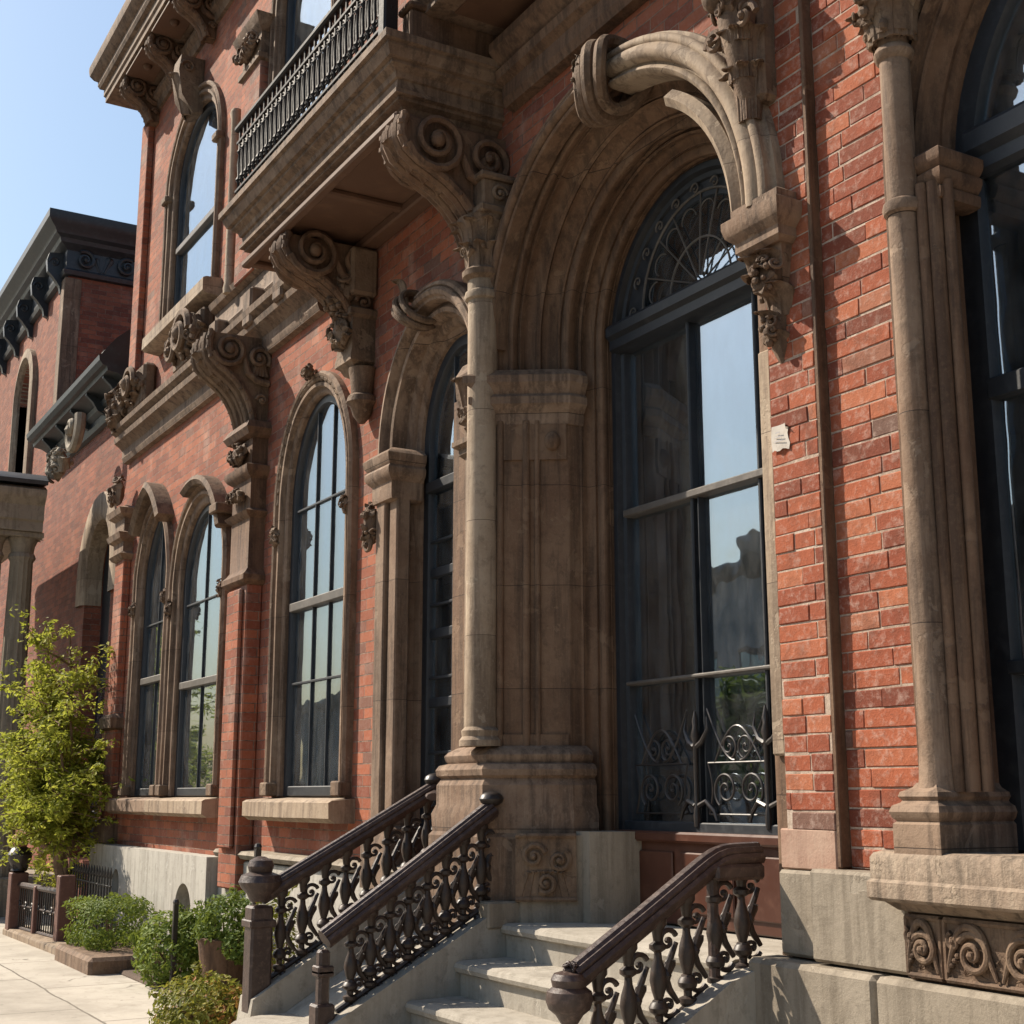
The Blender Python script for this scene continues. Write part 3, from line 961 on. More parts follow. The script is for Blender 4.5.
# ---- entrance arch (big)
cx, zs = BIG['cx'], BIG['zs']
prof = [(1.205, .05), (1.205, -.03), (1.19, -.055), (1.165, -.06), (1.155, -.045), (1.15, -.07), (1.135, -.085), (1.11, -.085), (1.098, -.06), (1.095, -.03), (1.085, -.025)]
A_, B_ = Vector((1.075, -.005)), Vector((.745, .485))
D_ = B_ - A_
Nn = Vector((-D_.y, D_.x)).normalized()
if Nn.y > 0:
    Nn = -Nn
def roll(t0, t1, dep, n=7):
    return [A_ + D_ * (t0 + (t1 - t0) * i / n) + Nn * dep * math.sin(PI * i / n) for i in range(n + 1)]
def step(t, d0, d1):
    return [A_ + D_ * t + Nn * d0, A_ + D_ * (t + .004) + Nn * d1]
dg = []
dg += roll(0, .09, .030) + step(.09, 0, -.018) + step(.11, -.018, 0)
dg += roll(.12, .26, -.030) + step(.27, .0, .016) + step(.31, .016, .0) + step(.315, 0, -.012)
dg += [A_ + D_ * .33 + Nn * -.012, A_ + D_ * .46 + Nn * -.008] + step(.465, -.008, .012) + step(.49, .012, .0)
dg += roll(.50, .63, .046, 9) + step(.635, 0, -.02) + step(.66, -.02, .004) + step(.69, .004, -.004)
dg += roll(.70, .80, -.022) + step(.81, 0, .012)
dg += roll(.83, .94, .036, 8) + step(.95, 0, -.015) + step(.975, -.015, 0)
prof += [(p_.x, p_.y) for p_ in dg] + [(.745, .49), (.735, .50), (.735, .60)]
b = MB(); b.arch(cx, zs, 1.02, prof, n=64, wob=.003, jamb=(True, False))
b.arch(cx, zs, 1.02, [(max(.0, min(r_, 1.115)), max(y_, -.02)) for r_, y_ in prof], n=1, a0=.001, a1=0, jamb=(False, True))
EA = b.build('entrance_arch', 'brown_jt', TH, smooth=28)
EA['label'] = 'large round brownstone arch over the main entrance'
# rich hood moulding from the knot over the crown to the right corbel
HX, HR = cx + .06, 1.13
zs -= .05
b = MB()
HP = [(.085, .03), (.09, -.07), (.085, -.10), (.065, -.105), (.055, -.125), (.06, -.15), (.045, -.165), (.02, -.165), (.01, -.155), (-.01, -.175), (-.04, -.185), (-.07, -.17), (-.085, -.14), (-.085, -.12), (-.10, -.115), (-.105, -.135), (-.125, -.145), (-.145, -.13), (-.15, -.10), (-.15, .03)]
b.arch(HX, zs, zs - .02, [(HR + .03 + u * .86, v * .92) for u, v in HP], a0=R(86), a1=0, n=36, jamb=(False, True), cap=True, wob=.005)
b2 = MB(); b2.arch(cx, zs + .03, zs, [(1.15 + u * .55, v * .55 - .04) for u, v in HP], a0=R(180), a1=R(84), n=34, jamb=(False, False), cap=True, wob=.003)
b2.build('hood_moulding', 'brown_jt', EA, smooth=40)
b.build('hood_moulding', 'pale', EA, smooth=55)  # paler than the arch: sunlight on this stretch is put into its colour
b = MB()
b.arch(HX, zs, zs, [(HR - .16, .10), (HR - .155, -.05), (HR - .20, -.085), (HR - .235, -.06), (HR - .24, .10)], a0=R(60), a1=R(2), n=26, jamb=(False, False), cap=True)
b.build('inner_roll', 'pale', EA)  # pale tone paints sunlight onto the roll under the hood
# dark strap knot that wraps the moulding
b = MB()
for da, rr, tw in ((93.5, .17, .034), (89.5, .19, .040), (85, .175, .034), (97, .14, .03)):
    a = R(da)
    c = Vector((HX + 1.12 * math.cos(a), -.075, zs + 1.12 * math.sin(a)))
    rad = Vector((math.cos(a), 0, math.sin(a)))
    tan = Vector((-math.sin(a), 0, math.cos(a)))
    pts = [c + rad * rr * math.cos(t) + Vector((0, -1, 0)) * rr * .85 * math.sin(t) + tan * .045 * math.cos(2 * t) for t in [2 * PI * i / 26 for i in range(27)]]
    b.tube(pts, tw, 8)
b.cluster((HX - .06, -.20, zs + 1.16), (.06, .04, .10), 10, size=.07, seed=9)
b.build('carved_knot', 'carved', EA)
# right springing: moulded block and foliate corbel
b = MB()
xk = -4.04
b.wrap(xk - .13, xk + .10, -.13, 0, [(0, 3.84), (.02, 3.86), (.02, 3.90), (.05, 3.93), (.06, 3.97), (.06, 4.0), (.03, 4.02), (.03, 4.05), (.0, 4.07)])
b.wrap(xk - .12, xk + .09, -.11, 0, [(-.06, 3.62), (-.02, 3.70), (0, 3.84)])
b.build('springing_block', 'brown', EA)
b = MB()
for i, (dx, dz, s_) in enumerate(((-.06, 3.70, .15), (.03, 3.70, .15), (-.02, 3.60, .16), (.05, 3.58, .13), (-.02, 3.48, .13), (.02, 3.42, .10))):
    b.leaf((xk + dx - .01, -.08 + .006 * i, dz - .03), (0.1 * (1 if i % 2 else -1), -1, 0), (0, -.25, 1), s_, s_ * .42, .55)
b.cluster((xk - .01, -.10, 3.72), (.10, .08, .10), 16, size=.075, seed=5)
b.cluster((xk - .01, -.07, 3.50), (.06, .06, .08), 12, size=.065, seed=6)
b.tube([(xk, -.04, 3.60), (xk, -.05, 3.42), (xk, -.03, 3.34)], [.05, .04, .012], 8)
b.build('foliate_corbel', 'carved', EA)
# foliate finial on the right haunch
b = MB()
px, pz = -4.10, 4.72
b.tube([(px, -.06, pz - .34), (px + .01, -.13, pz - .18), (px, -.17, pz + .0), (px - .01, -.19, pz + .16), (px, -.18, pz + .28)], [.035, .05, .055, .065, .04], 12)
for tier, (dz, h_, n_) in enumerate(((-.30, .24, 5), (-.12, .22, 6), (.04, .20, 6))):
    for i in range(n_):
        a = PI * (1.0 + (i + .5 * (tier % 2)) / (n_ - .5))
        d = Vector((math.cos(a), math.sin(a), 0))
        b.leaf(Vector((px, -.11 - .02 * tier, pz + dz)) + d * (.058 + .012 * tier), d, (0, 0, 1), h_, .044, .32)
b.ball((px - .05, -.24, pz + .27), .065, 12)
b.ball((px + .06, -.22, pz + .30), .06, 12)
b.ball((px + .0, -.22, pz + .38), .055, 12)
b.cluster((px, -.18, pz + .22), (.10, .08, .14), 16, size=.075, seed=12)
b.spiral((px - .11, -.20, pz + .10), .06, 1.5, (-1, 0, 0), (0, 0, 1), .018, out=(0, -.03, 0))
b.spiral((px + .10, -.20, pz + .12), .055, 1.5, (1, 0, 0), (0, 0, 1), .017, out=(0, -.03, 0))
b.box(px - .10, px + .10, -.13, 0, pz - .22, pz + .9, .02)
b.build('foliate_finial', 'carved', EA)
b = MB(); b.box(-4.20, -4.122, -.045, .10, 1.80, 3.45, .008)
b.build('jamb_strip', 'pale', EA)
zs += .05
# entrance glazing
FR = MB()
yf = .50
hw = .735
FR.arch(cx, zs, 1.45, [(hw + .01, yf - .03), (hw - .025, yf - .03), (hw - .035, yf), (hw - .06, yf + .005), (hw - .07, yf + .03), (hw - .07, yf + .08), (hw + .01, yf + .08)], n=48)
FR.run_x([(yf - .06, 4.20), (yf - .075, 4.18), (yf - .075, 4.13), (yf - .05, 4.11), (yf - .05, 4.06), (yf - .02, 4.04), (yf + .06, 4.04), (yf + .06, 4.20)], cx - hw, cx + hw)
FR.box(cx - hw, cx + hw, yf - .02, yf + .07, 1.43, 1.52)
for x in (-5.37, -4.85):
    FR.box(x - .011, x + .011, yf - .004, yf + .05, 1.52, 4.05)
    FR.box(x + .040, x + .050, yf + .004, yf + .05, 1.52, 3.13, .003)
fr = FR.build('window_frame', 'frame', EA)
b = MB()
for z, t_ in ((3.13, .020), (2.22, .010)):
    b.box(cx - hw + .06, cx + hw - .06, yf - .022, yf + .052, z - t_, z + t_, .006)
b.build('meeting_rail', 'frame_lt', fr)
# fanlight tracery
b = MB()
fz = 4.22
def farc(rr, a0, a1, t_=.006, n=24, cz=fz, cxx=cx):
    b.tube([(cxx + rr * math.cos(a0 + (a1 - a0) * i / n), yf + .015, cz + rr * math.sin(a0 + (a1 - a0) * i / n)) for i in range(n + 1)], t_, 6)
farc(.25, 0, PI)
farc(.50, 0, PI, .008)
for i in range(1, 8):
    a = PI * i / 8
    b.tube([(cx + .05 * math.cos(a), yf + .015, fz + .05 * math.sin(a)), (cx + .50 * math.cos(a + (.06 if i % 2 else -.06)), yf + .015, fz + .50 * math.sin(a))], .005, 6)
for i in range(8):
    a = PI * (i + .5) / 8
    farc(.06, a - 1.6, a + 1.6, .004, 12, fz + .385 * math.sin(a), cx + .385 * math.cos(a))
for i in range(11):
    a = PI * (i + .5) / 11
    c_ = (cx + .575 * math.cos(a), yf + .0, fz - .06 + .58 * math.sin(a))
    b.spiral(c_, .036, 1.3, (-math.sin(a), 0, math.cos(a)), (math.cos(a), 0, math.sin(a)), .006)
b.build('fanlight_tracery', 'frame_lt', fr)
b = MB()
b.arch(cx, 4.17, 4.17, [(.67, yf + .02), (.515, yf + .02), (.515, yf + .039), (.67, yf + .039)], jamb=(False, False), n=36, cap=True)
b.build('fanlight_border', 'frame', fr)
b = MB()
b.plate(arch_pts(cx, hw - .06, zs, 1.5, 0, n=36), [], yf + .040, yf + .046)
b.build('glass_pane', 'glass', EA, smooth=0)
# scrolled iron guard in the lower panes
b = MB()
gy = yf + .012
for x0 in (-5.91, -5.31, -4.79):
    wd = .44
    for z in (1.56, 1.80):
        b.tube([(x0, gy, z), (x0 + wd, gy, z)], .005, 6)
    b.tube([(x0 + .03 * math.sin(PI * q / 8), gy, 1.56 + .24 * q / 8) for q in range(9)], .005, 6)
    b.tube([(x0 + wd - .03 * math.sin(PI * q / 8), gy, 1.56 + .24 * q / 8) for q in range(9)], .005, 6)
    for k in (0, 1):
        xs = x0 + wd * (.29 + .42 * k)
        b.spiral((xs, gy, 1.675), .085, 1.9, (1 if k else -1, 0, 0), (0, 0, 1), .0075, start=-1.0, nn=8, n=44)
        b.spiral((xs + .03 * (1 - 2 * k), gy, 1.875), .058, 1.6, (-1 if k else 1, 0, 0), (0, 0, 1), .006, start=-1.2, nn=8, n=36)
        e = x0 + wd * k
        sg = 1 - 2 * k
        b.tube([(e + sg * .20 * q / 10, gy, 2.06 - .25 * math.sin(PI * .5 * q / 10)) for q in range(11)], .0055, 6)
    b.tube([(x0 + .05 + .34 * q / 16, gy, 1.80 + .17 * math.sin(PI * q / 16)) for q in range(17)], .0055, 6)
for x in (-5.37, -4.85):
    b.lathe(x, gy - .028, [(.016, 1.50), (.020, 1.55), (.012, 1.60), (.014, 1.90), (.024, 1.93), (.014, 1.97), (.016, 2.0), (.004, 2.05)], 10)
    for sg in (-1, 1):
        b.tube([(x + sg * .012, gy - .028, 1.88), (x + sg * .05, gy - .03, 1.90), (x + sg * .09, gy - .025, 1.96), (x + sg * .08, gy - .02, 2.02)], [.014, .012, .008, .003], 6)
        b.tube([(x + sg * .015, gy - .028, 1.60), (x + sg * .07, gy - .028, 1.62), (x + sg * .12, gy - .02, 1.575), (x + sg * .14, gy - .02, 1.53)], [.012, .012, .010, .006], 6)
b.build('iron_guard', 'iron', EA)
b = MB()
b.box(cx - .76, cx + .76, .46, .60, 1.04, 1.43, .006)
b.box(cx - .64, cx - .26, .445, .46, 1.10, 1.38, .012)
b.box(cx - .20, cx + .20, .445, .46, 1.10, 1.38, .012)
b.box(cx + .26, cx + .64, .445, .46, 1.10, 1.38, .012)
b.box(cx - .75, cx + .75, .42, .50, 1.425, 1.475, .01)
b.build('door_panel', 'door', EA)

# ---- pier between the entrances
PP = [(-6.86, .10), (-6.86, -.07), (-6.335, -.07), (-6.12, .245), (-6.12, .34)]
b = MB()
b.wrap_poly(PP, [(0, 1.85), (0, 3.90)])
def on_splay(t, out):
    a, c = Vector((-6.335, -.07)), Vector((-6.12, .245))
    d = (c - a).normalized()
    return a + (c - a) * t + Vector((d.y, -d.x)) * out
PIER = b.build('entrance_pier', 'brown_jt', TH, smooth=0)
b = MB()
for t, r_ in ((.03, .020), (.40, .022), (.56, .016)):
    q = on_splay(t, .004)
    b.lathe(q.x, q.y, [(r_, 1.88), (r_, 3.66)], 12)
q0, q1 = on_splay(.60, .0), on_splay(.96, .0)
for z0, z1, o0 in ((3.44, 3.64, .014), (1.9, 1.96, .014)):
    a0, a1 = on_splay(.08, -.01), on_splay(.98, -.01)
    c0, c1 = on_splay(.08, o0), on_splay(.98, o0)
    b.prism_z([(a0.x, a0.y), (c0.x, c0.y), (c1.x, c1.y), (a1.x, a1.y)], z0, z1)
q = on_splay(.78, .015)
b.ball((q.x, q.y, 3.54), .045, 10, sz=1.2)
b.build_one('shaft_panel', 'brown_jt', PIER)
b = MB()
b.wrap_poly([(-6.335, .0)] + PP[2:], [(-.02, 3.63), (.01, 3.64), (.018, 3.67), (.018, 3.70), (.035, 3.73), (.05, 3.75), (.05, 3.79), (.03, 3.81), (.045, 3.84), (.06, 3.87), (.06, 3.91), (.02, 3.95), (-.02, 3.96)])
b.build('impost', 'brown', PIER, smooth=25)
b = MB()
PB = [(-6.70, .10), (-6.70, -.09), (-6.335, -.09), (-6.12, .225), (-6.12, .34)]
b.wrap_poly(PB, [(.13, 0.9), (.13, 1.44), (.115, 1.46), (.12, 1.55), (.10, 1.60), (.10, 1.70), (.08, 1.735), (.10, 1.75), (.105, 1.78), (.09, 1.805), (.055, 1.815), (.065, 1.83), (.07, 1.855), (.055, 1.875), (.015, 1.90), (-.01, 1.905)])
b.build('pier_base', 'brown', PIER, smooth=25)
b = MB()
b.prism_z([(-6.19, -.06), (-6.11, -.06), (-5.90, .28), (-5.90, .50), (-6.19, .50)], 1.02, 1.45)
b.prism_z([(-6.02, .20), (-5.88, .20), (-5.80, .33), (-5.80, .50), (-6.02, .50)], 1.02, 1.47)
b.box(-6.26, -6.13, -.24, .0, 1.00, 1.13, .01)
b.build('base_block', 'lime', PIER)
b = MB()   # carved relief panel on the splayed base, facing the steps
qa, qb = Vector((-6.125, -.085)), Vector((-5.965, .175))
qd = (qb - qa).normalized()
qn = Vector((qd.y, -qd.x))
def qp(t, z, o):
    v = qa + (qb - qa) * t + qn * o
    return Vector((v.x, v.y, z))
b.prism_z([tuple(qp(0, 0, -.03).xy), tuple(qp(0, 0, .016).xy), tuple(qp(1, 0, .016).xy), tuple(qp(1, 0, -.03).xy)], 1.13, 1.46)
for t, z, r_, st, sg in ((.30, 1.35, .06, .3, 1), (.72, 1.33, .055, 2.2, -1), (.5, 1.22, .05, 4, 1)):
    b.spiral(qp(t, z, .022), r_, 1.6, (qd.x * sg, qd.y * sg, 0), (0, 0, 1), .014, start=st, out=(qn.x * .015, qn.y * .015, 0))
for t in range(7):
    b.leaf(qp(.1 + .13 * t, 1.15, .014), (qn.x, qn.y, 0), (qd.x * (.3 - .1 * t), qd.y * (.3 - .1 * t), 1), .13, .035, .15)
for z in (1.14, 1.45):
    b.tube([qp(0, z, .02), qp(1, z, .02)], .012, 6)
b.build('relief_panel', 'carved', PIER)
# column on the pier front, carrying the console
b = MB()
b.lathe(-6.40, -.135, [(.115, 1.90), (.115, 1.93), (.10, 1.95), (.105, 1.98), (.085, 2.0), (.085, 3.0), (.083, 4.36), (.10, 4.37), (.105, 4.39), (.10, 4.41), (.086, 4.42), (.086, 4.52)], 24)
b.box(-6.67, -6.495, -.10, .0, 1.9, 3.72, .012)
b.build('column', 'pale', PIER)
b = MB()
b.lathe(-6.40, -.135, [(.088, 4.48), (.115, 4.50), (.12, 4.53), (.095, 4.55), (.09, 4.60), (.12, 4.75), (.15, 4.84)], 20)
for tier, (z, h_, r_) in enumerate(((4.54, .14, .095), (4.64, .17, .11))):
    for i in range(9):
        a = 2 * PI * (i + .5 * tier) / 9
        d = Vector((math.cos(a), math.sin(a), 0))
        b.leaf(Vector((-6.40, -.135, z)) + d * r_, d, (0, 0, 1), h_, .05, .55, n=7)
b.cluster((-6.40, -.15, 4.66), (.12, .12, .08), 14, size=.06, seed=21)
b.box(-6.56, -6.24, -.235, 0, 4.84, 4.89, .01)
b.box(-6.535, -6.265, -.21, 0, 4.885, 5.05, .01)
b.spiral((-6.258, -.11, 4.965), .05, 1.6, (0, 1, 0), (0, 0, 1), .014, out=(.012, 0, 0))
b.box(-6.56, -6.24, -.235, 0, 5.045, 5.085, .01)
b.build('capital', 'carved', PIER)

# ---- side doorway
cx2, zs2, k2 = SIDE['cx'], SIDE['zs'], SIDE['k']
prof = [(.76, .05), (.76, -.05), (.74, -.085), (.70, -.095), (.675, -.06), (.665, -.03), (.645, -.035), (.625, -.055), (.60, -.05), (.59, -.005), (.585, .04), (.56, .045), (.54, .065), (.535, .09), (.52, .10), (.50, .11), (.49, .14), (.48, .26)]
b = MB(); b.arch(cx2, zs2, 1.10, prof, k=k2, n=36, wob=.004)
SD = b.build('side_doorway', 'brown', TH)
SD['label'] = 'narrow arched doorway left of the main entrance'
b = MB()
b.arch(cx2, zs2, zs2, [(.785, .0), (.785, -.10), (.77, -.125), (.75, -.13), (.74, -.115), (.735, -.135), (.715, -.15), (.69, -.14), (.68, -.12), (.665, -.115), (.66, -.09), (.66, 0)], k=k2, a0=R(102), a1=R(5), n=22, jamb=(False, False), cap=True)
b.build('hood_moulding', 'brown', SD, smooth=25)
b = MB()
for da, rr in ((112, .13), (108, .15), (103, .135)):
    a = R(da)
    c = Vector((cx2 + .72 * math.cos(a), -.08, zs2 + (.72 + k2) * math.sin(a)))
    rad = Vector((math.cos(a), 0, math.sin(a)))
    tan = Vector((-math.sin(a), 0, math.cos(a)))
    b.tube([c + rad * rr * math.cos(t) + Vector((0, -1, 0)) * rr * .9 * math.sin(t) + tan * .06 * math.cos(t) for t in [2 * PI * i / 24 for i in range(25)]], .022, 8)
b.leaf((cx2 - .28, -.14, 4.62), (-.3, -1, .2), (-.15, 0, 1), .22, .05, .3)
b.build('carved_knot', 'carved', SD)
b = MB()   # scroll corbel on the right springing
xr = cx2 + .545
b.prism_x([(-.02, 4.08), (-.12, 4.06), (-.17, 3.98), (-.16, 3.86), (-.11, 3.76), (-.10, 3.64), (-.02, 3.62)], xr - .06, xr + .10)
b.spiral((xr + .105, -.10, 3.95), .065, 1.6, (0, 1, 0), (0, 0, 1), .016)
b.leaf((xr + .02, -.13, 3.66), (0, -1, 0), (0, -.15, 1), .30, .07, .2)
b.cluster((xr + .02, -.12, 3.76), (.06, .05, .12), 12, size=.07, seed=31)
b.wrap(xr - .08, xr + .13, -.10, 0, [(-.02, 3.50), (0, 3.52), (.02, 3.54), (.02, 3.57), (.05, 3.59), (.05, 3.62), (.01, 3.64)])
b.build('scroll_corbel', 'carved', SD)
b = MB()   # left pilaster with impost
b.box(-7.87, -7.735, -.10, 0, 1.44, 3.60, .01)
b.box(-7.72, -7.607, -.075, .02, 1.44, 3.60, .01)
b.wrap(-7.87, -7.62, -.10, .10, [(-.01, 3.46), (.015, 3.47), (.02, 3.50), (.02, 3.58), (.04, 3.60), (.06, 3.63), (.06, 3.66), (.045, 3.68), (.065, 3.71), (.07, 3.75), (.02, 3.79), (-.01, 3.80)])
b.wrap(-7.87, -7.60, -.10, .02, [(.04, 1.1), (.04, 1.38), (.02, 1.42), (.02, 1.45), (-.01, 1.47)])
b.build('pilaster', 'brown', SD)
b = MB()
b.cluster((-7.93, -.10, 3.35), (.06, .07, .14), 16, size=.08, seed=41)
b.spiral((-7.95, -.11, 3.22), .07, 1.4, (-1, 0, 0), (0, 0, 1), .018, out=(0, -.02, 0))
b.build('carved_stop', 'carved', SD)
sash(SD, cx2, .49, zs2, 1.45, k2, 1.0, .13, fw=.06, mid=3.55, munt=(3.2, 2.8, 2.35, 1.9), vert=(cx2 - .12, cx2 + .14), glass='glass', curtain=False, light_mid=False)
b = MB()
for z in (2.62, 2.2, 3.0):
    b.box(cx2 - .42, cx2 + .42, .142, .185, z - .03, z + .03)
b.cluster((cx2 + .1, .14, 1.75), (.25, .01, .2), 14, size=.12, seed=44)
b.build('door_bar', 'frame', SD)

# ---- console pilaster left
b = MB()
b.box(-10.64, -10.21, -.13, 0, .95, 3.30, .012)
b.box(-10.58, -10.27, -.165, -.13, 1.25, 3.24, .012)
CP = b.build('console_pilaster', 'brick', TH)
b = MB()
b.wrap(-10.64, -10.21, -.13, 0, [(-.01, 3.26), (.02, 3.27), (.05, 3.30), (.05, 3.34), (.02, 3.37), (.0, 3.40), (0, 3.80), (.03, 3.82), (.05, 3.85), (.0, 3.88), (0, 4.12), (.04, 4.15), (.06, 4.18), (.06, 4.22), (.0, 4.24), (.0, 4.45), (.05, 4.47), (.08, 4.52), (.05, 4.58), (-.01, 4.60)])
b.build('pilaster_cap', 'brown_dk', CP)
def scroll_console(x0, x1, ztop, depth, zbot, ybot=-.12, seed=1, name='console', parent=None, mat='carved', back=True):
    """S-scroll bracket: big volute at the top front, small one low at the wall"""
    mb = MB()
    H = ztop - zbot
    P = lambda u, v: (-depth * u + ybot * (1 - u) * .0, zbot + H * v)
    front = [(.97, .985), (1.0, .90), (1.0, .79), (.95, .69), (.84, .61), (.70, .545), (.56, .47), (.43, .37), (.33, .25), (.26, .12), (.22, 0)]
    yy = [(-depth * u, zbot + H * v) for u, v in front]
    inner = [(0, zbot), (0, ztop)]
    mb.prism_x(yy + inner, x0 + .03, x1 - .03)
    # ribbed S bands on the front, following the curve
    for k, xx in enumerate((x0 + .02, x0 + (x1 - x0) * .28, (x0 + x1) / 2, x0 + (x1 - x0) * .72, x1 - .02)):
        mb.tube([(xx, y - .008, z) for y, z in yy], [.030 + .008 * (k % 2)] * len(yy), 8)
    # volutes on both flanks
    for xs, sg in ((x0, -1), (x1, 1)):
        mb.spiral((xs + sg * .004, -depth * .70, zbot + H * .80), depth * .27, 2.1, (0, -1, 0), (0, 0, -1), .027, start=.3, out=(sg * .02, 0, 0))
        mb.ball((xs + sg * .015, -depth * .70, zbot + H * .80), .045, 10)
        mb.spiral((xs + sg * .004, -depth * .20, zbot + H * .74), depth * .19, 1.7, (0, 1, 0), (0, 0, 1), .024, start=-.6, out=(sg * .02, 0, 0))
        mb.tube([(xs, -depth * .46, zbot + H * .76), (xs, -depth * .42, zbot + H * .66), (xs, -depth * .38, zbot + H * .56), (xs, -depth * .22, zbot + H * .48), (xs, -depth * .02, zbot + H * .46)], [.015, .024, .03, .03, .03], 8)
        for t in range(5):
            mb.leaf((xs + sg * .002, -depth * (.05 + .055 * t), zbot + H * .54), (sg, 0, 0), (0, -.25 + .12 * t, 1), H * .22, .022, .1, n=5)
        mb.spiral((xs + sg * .004, -depth * .13, zbot + H * .26), depth * .09, 1.4, (0, -1, 0), (0, 0, 1), .016, out=(sg * .01, 0, 0))
    # acanthus on the front
    xm = (x0 + x1) / 2
    for t in range(4):
        u, v = front[3 + t]
        mb.leaf((xm, -depth * u - .01, zbot + H * (v - .06)), (0, -1, -.6), (0, -.6, .9), H * .20, (x1 - x0) * .34, .3, n=6)
    for t in range(10):
        u, v = front[min(9, t)]
        mb.ball((x0 + .01, -depth * u - .02, zbot + H * v), .024, 6)
        mb.ball((x1 - .01, -depth * u - .02, zbot + H * v), .024, 6)
    return mb.build(name, mat, parent)
scroll_console(-10.66, -10.22, 5.30, .50, 4.58, parent=CP, seed=4)
b = MB()
b.cluster((-10.42, -.17, 4.34), (.19, .05, .09), 26, size=.09, seed=51)
b.cluster((-10.42, -.17, 4.0), (.19, .04, .06), 18, size=.07, seed=52)
b.build('carved_stop', 'carved', CP)
# upper pilaster (brick) with capital
b = MB(); b.box(-10.90, -10.42, -.12, 0, 5.95, 7.90, .01)
UP = b.build('upper_pilaster', 'brick', TH)
b = MB()
b.wrap(-10.90, -10.42, -.12, 0, [(-.01, 7.86), (.03, 7.88), (.03, 7.93), (.0, 7.95), (.0, 8.15), (.05, 8.2), (.08, 8.28), (.03, 8.30), (-.01, 8.31)])
b.cluster((-10.66, -.16, 8.06), (.25, .06, .09), 18, size=.12, seed=61)
b.build('capital', 'brown', UP)
b = MB()
b.lathe(-11.08, -.10, [(.05, 5.95), (.055, 6.0), (.045, 6.05), (.045, 7.6), (.06, 7.66), (.045, 7.7)], 12)
b.build('colonette', 'pale', UP)
# corner quoin pilaster at the far left
b = MB()
b.box(-14.60, -14.25, -.08, 0, 1.17, 4.10, .01)
QP = b.build('corner_pilaster', 'brick', TH)
b = MB()
b.wrap(-14.60, -14.25, -.08, 0, [(-.01, 4.06), (.03, 4.08), (.06, 4.12), (.02, 4.15), (.02, 4.25), (.07, 4.28), (.09, 4.34), (.02, 4.36), (.02, 4.5), (.08, 4.54), (.10, 4.6), (.0, 4.64)])
b.wrap(-14.60, -14.25, -.08, 0, [(.0, 2.3), (.05, 2.32), (.06, 2.42), (.02, 2.46), (-.01, 2.47)])
b.wrap(-14.60, -14.25, -.08, 0, [(.05, 1.17), (.05, 1.35), (.02, 1.40), (-.01, 1.41)])
b.cluster((-14.42, -.14, 4.80), (.16, .08, .18), 18, size=.13, seed=71)
b.build('quoin_band', 'brown', QP)
b = MB(); b.box(-14.58, -14.30, -.07, 0, 5.95, 9.1, .01)
b.build('upper_corner_pilaster', 'brick', TH)

# ---- string course and its carvings
prof = [(0, 5.16), (-.05, 5.17), (-.07, 5.22), (-.07, 5.30), (-.10, 5.33), (-.16, 5.37), (-.17, 5.42), (-.14, 5.44), (-.20, 5.48), (-.21, 5.53), (-.05, 5.60), (0, 5.62)]
b = MB(); b.run_x(prof, -14.62, -9.06, .005)
SC = b.build('string_course', 'brown', TH, smooth=20)
b = MB()
for x, s_ in ((-12.05, 1.0), (-13.9, .8)):
    b.spiral((x, -.22, 5.85), .22 * s_, 1.8, (1, 0, 0), (0, 0, 1), .045 * s_, out=(0, -.05, 0))
    b.spiral((x - .38 * s_, -.20, 5.78), .15 * s_, 1.5, (-1, 0, 0), (0, 0, 1), .035 * s_, out=(0, -.04, 0))
    b.ball((x, -.25, 5.85), .07, 10)
    b.cluster((x - .1, -.14, 5.85), (.45 * s_, .10, .22 * s_), 40, size=.15, seed=int(-x * 7))
    b.box(x - .55 * s_, x + .32 * s_, -.14, 0, 5.60, 6.05, .03)
b.cluster((-14.45, -.18, 5.72), (.2, .1, .25), 26, size=.16, seed=88)
b.build('carved_cartouche', 'carved', SC)
b = MB()   # mouldings right of the carving, up to the balcony
b.run_x([(0, 5.62), (-.06, 5.63), (-.09, 5.70), (-.05, 5.76), (-.05, 5.92), (-.10, 5.95), (-.12, 6.0), (0, 6.05)], -11.6, -9.12, .004)
for x in (-11.2, -10.3, -9.6):
    b.box(x - .10, x + .10, -.20, 0, 5.40, 5.72, .02)
b.build('blocking_course', 'brown', SC)
# wall string course right of the balcony
b = MB()
b.run_x([(0, 5.50), (-.06, 5.51), (-.08, 5.56), (-.08, 5.64), (-.12, 5.67), (-.13, 5.72), (-.09, 5.74), (-.14, 5.79), (-.17, 5.83), (-.17, 5.88), (-.06, 5.93), (-.06, 5.99), (0, 5.99)], -6.28, -4.42, .004)
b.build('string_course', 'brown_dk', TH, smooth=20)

# ---- balcony
BX0, BX1, BY = -9.05, -6.36, -.79
b = MB()
b.wrap(BX0, BX1, BY + .06, 0, [(-.40, 5.405), (-.16, 5.405), (-.16, 5.425), (-.12, 5.43), (-.10, 5.46), (-.06, 5.475), (-.06, 5.495), (-.03, 5.50), (-.03, 5.525), (-.045, 5.53), (-.045, 5.585), (-.03, 5.59), (-.02, 5.62), (.02, 5.645), (.02, 5.665), (.045, 5.67), (.06, 5.70), (.07, 5.72), (.07, 5.74), (.095, 5.745), (.095, 5.79), (.08, 5.80), (.0, 5.815), (-.02, 5.835)])
BAL = b.build('balcony', 'brown', TH, smooth=20)
b = MB()
b.box(BX0 + .08, BX1 - .08, BY + .14, -.02, 5.395, 5.41, 0)
for x in (BX0 + .12, -8.42, -7.55, -6.70, BX1 - .12):
    b.box(x - .035, x + .035, BY + .11, -.02, 5.355, 5.40, .012)
b.box(BX0 + .06, BX1 - .06, BY + .10, BY + .17, 5.350, 5.40, .012)
b.box(BX0 + .06, BX1 - .06, -.12, -.0, 5.33, 5.40, .012)
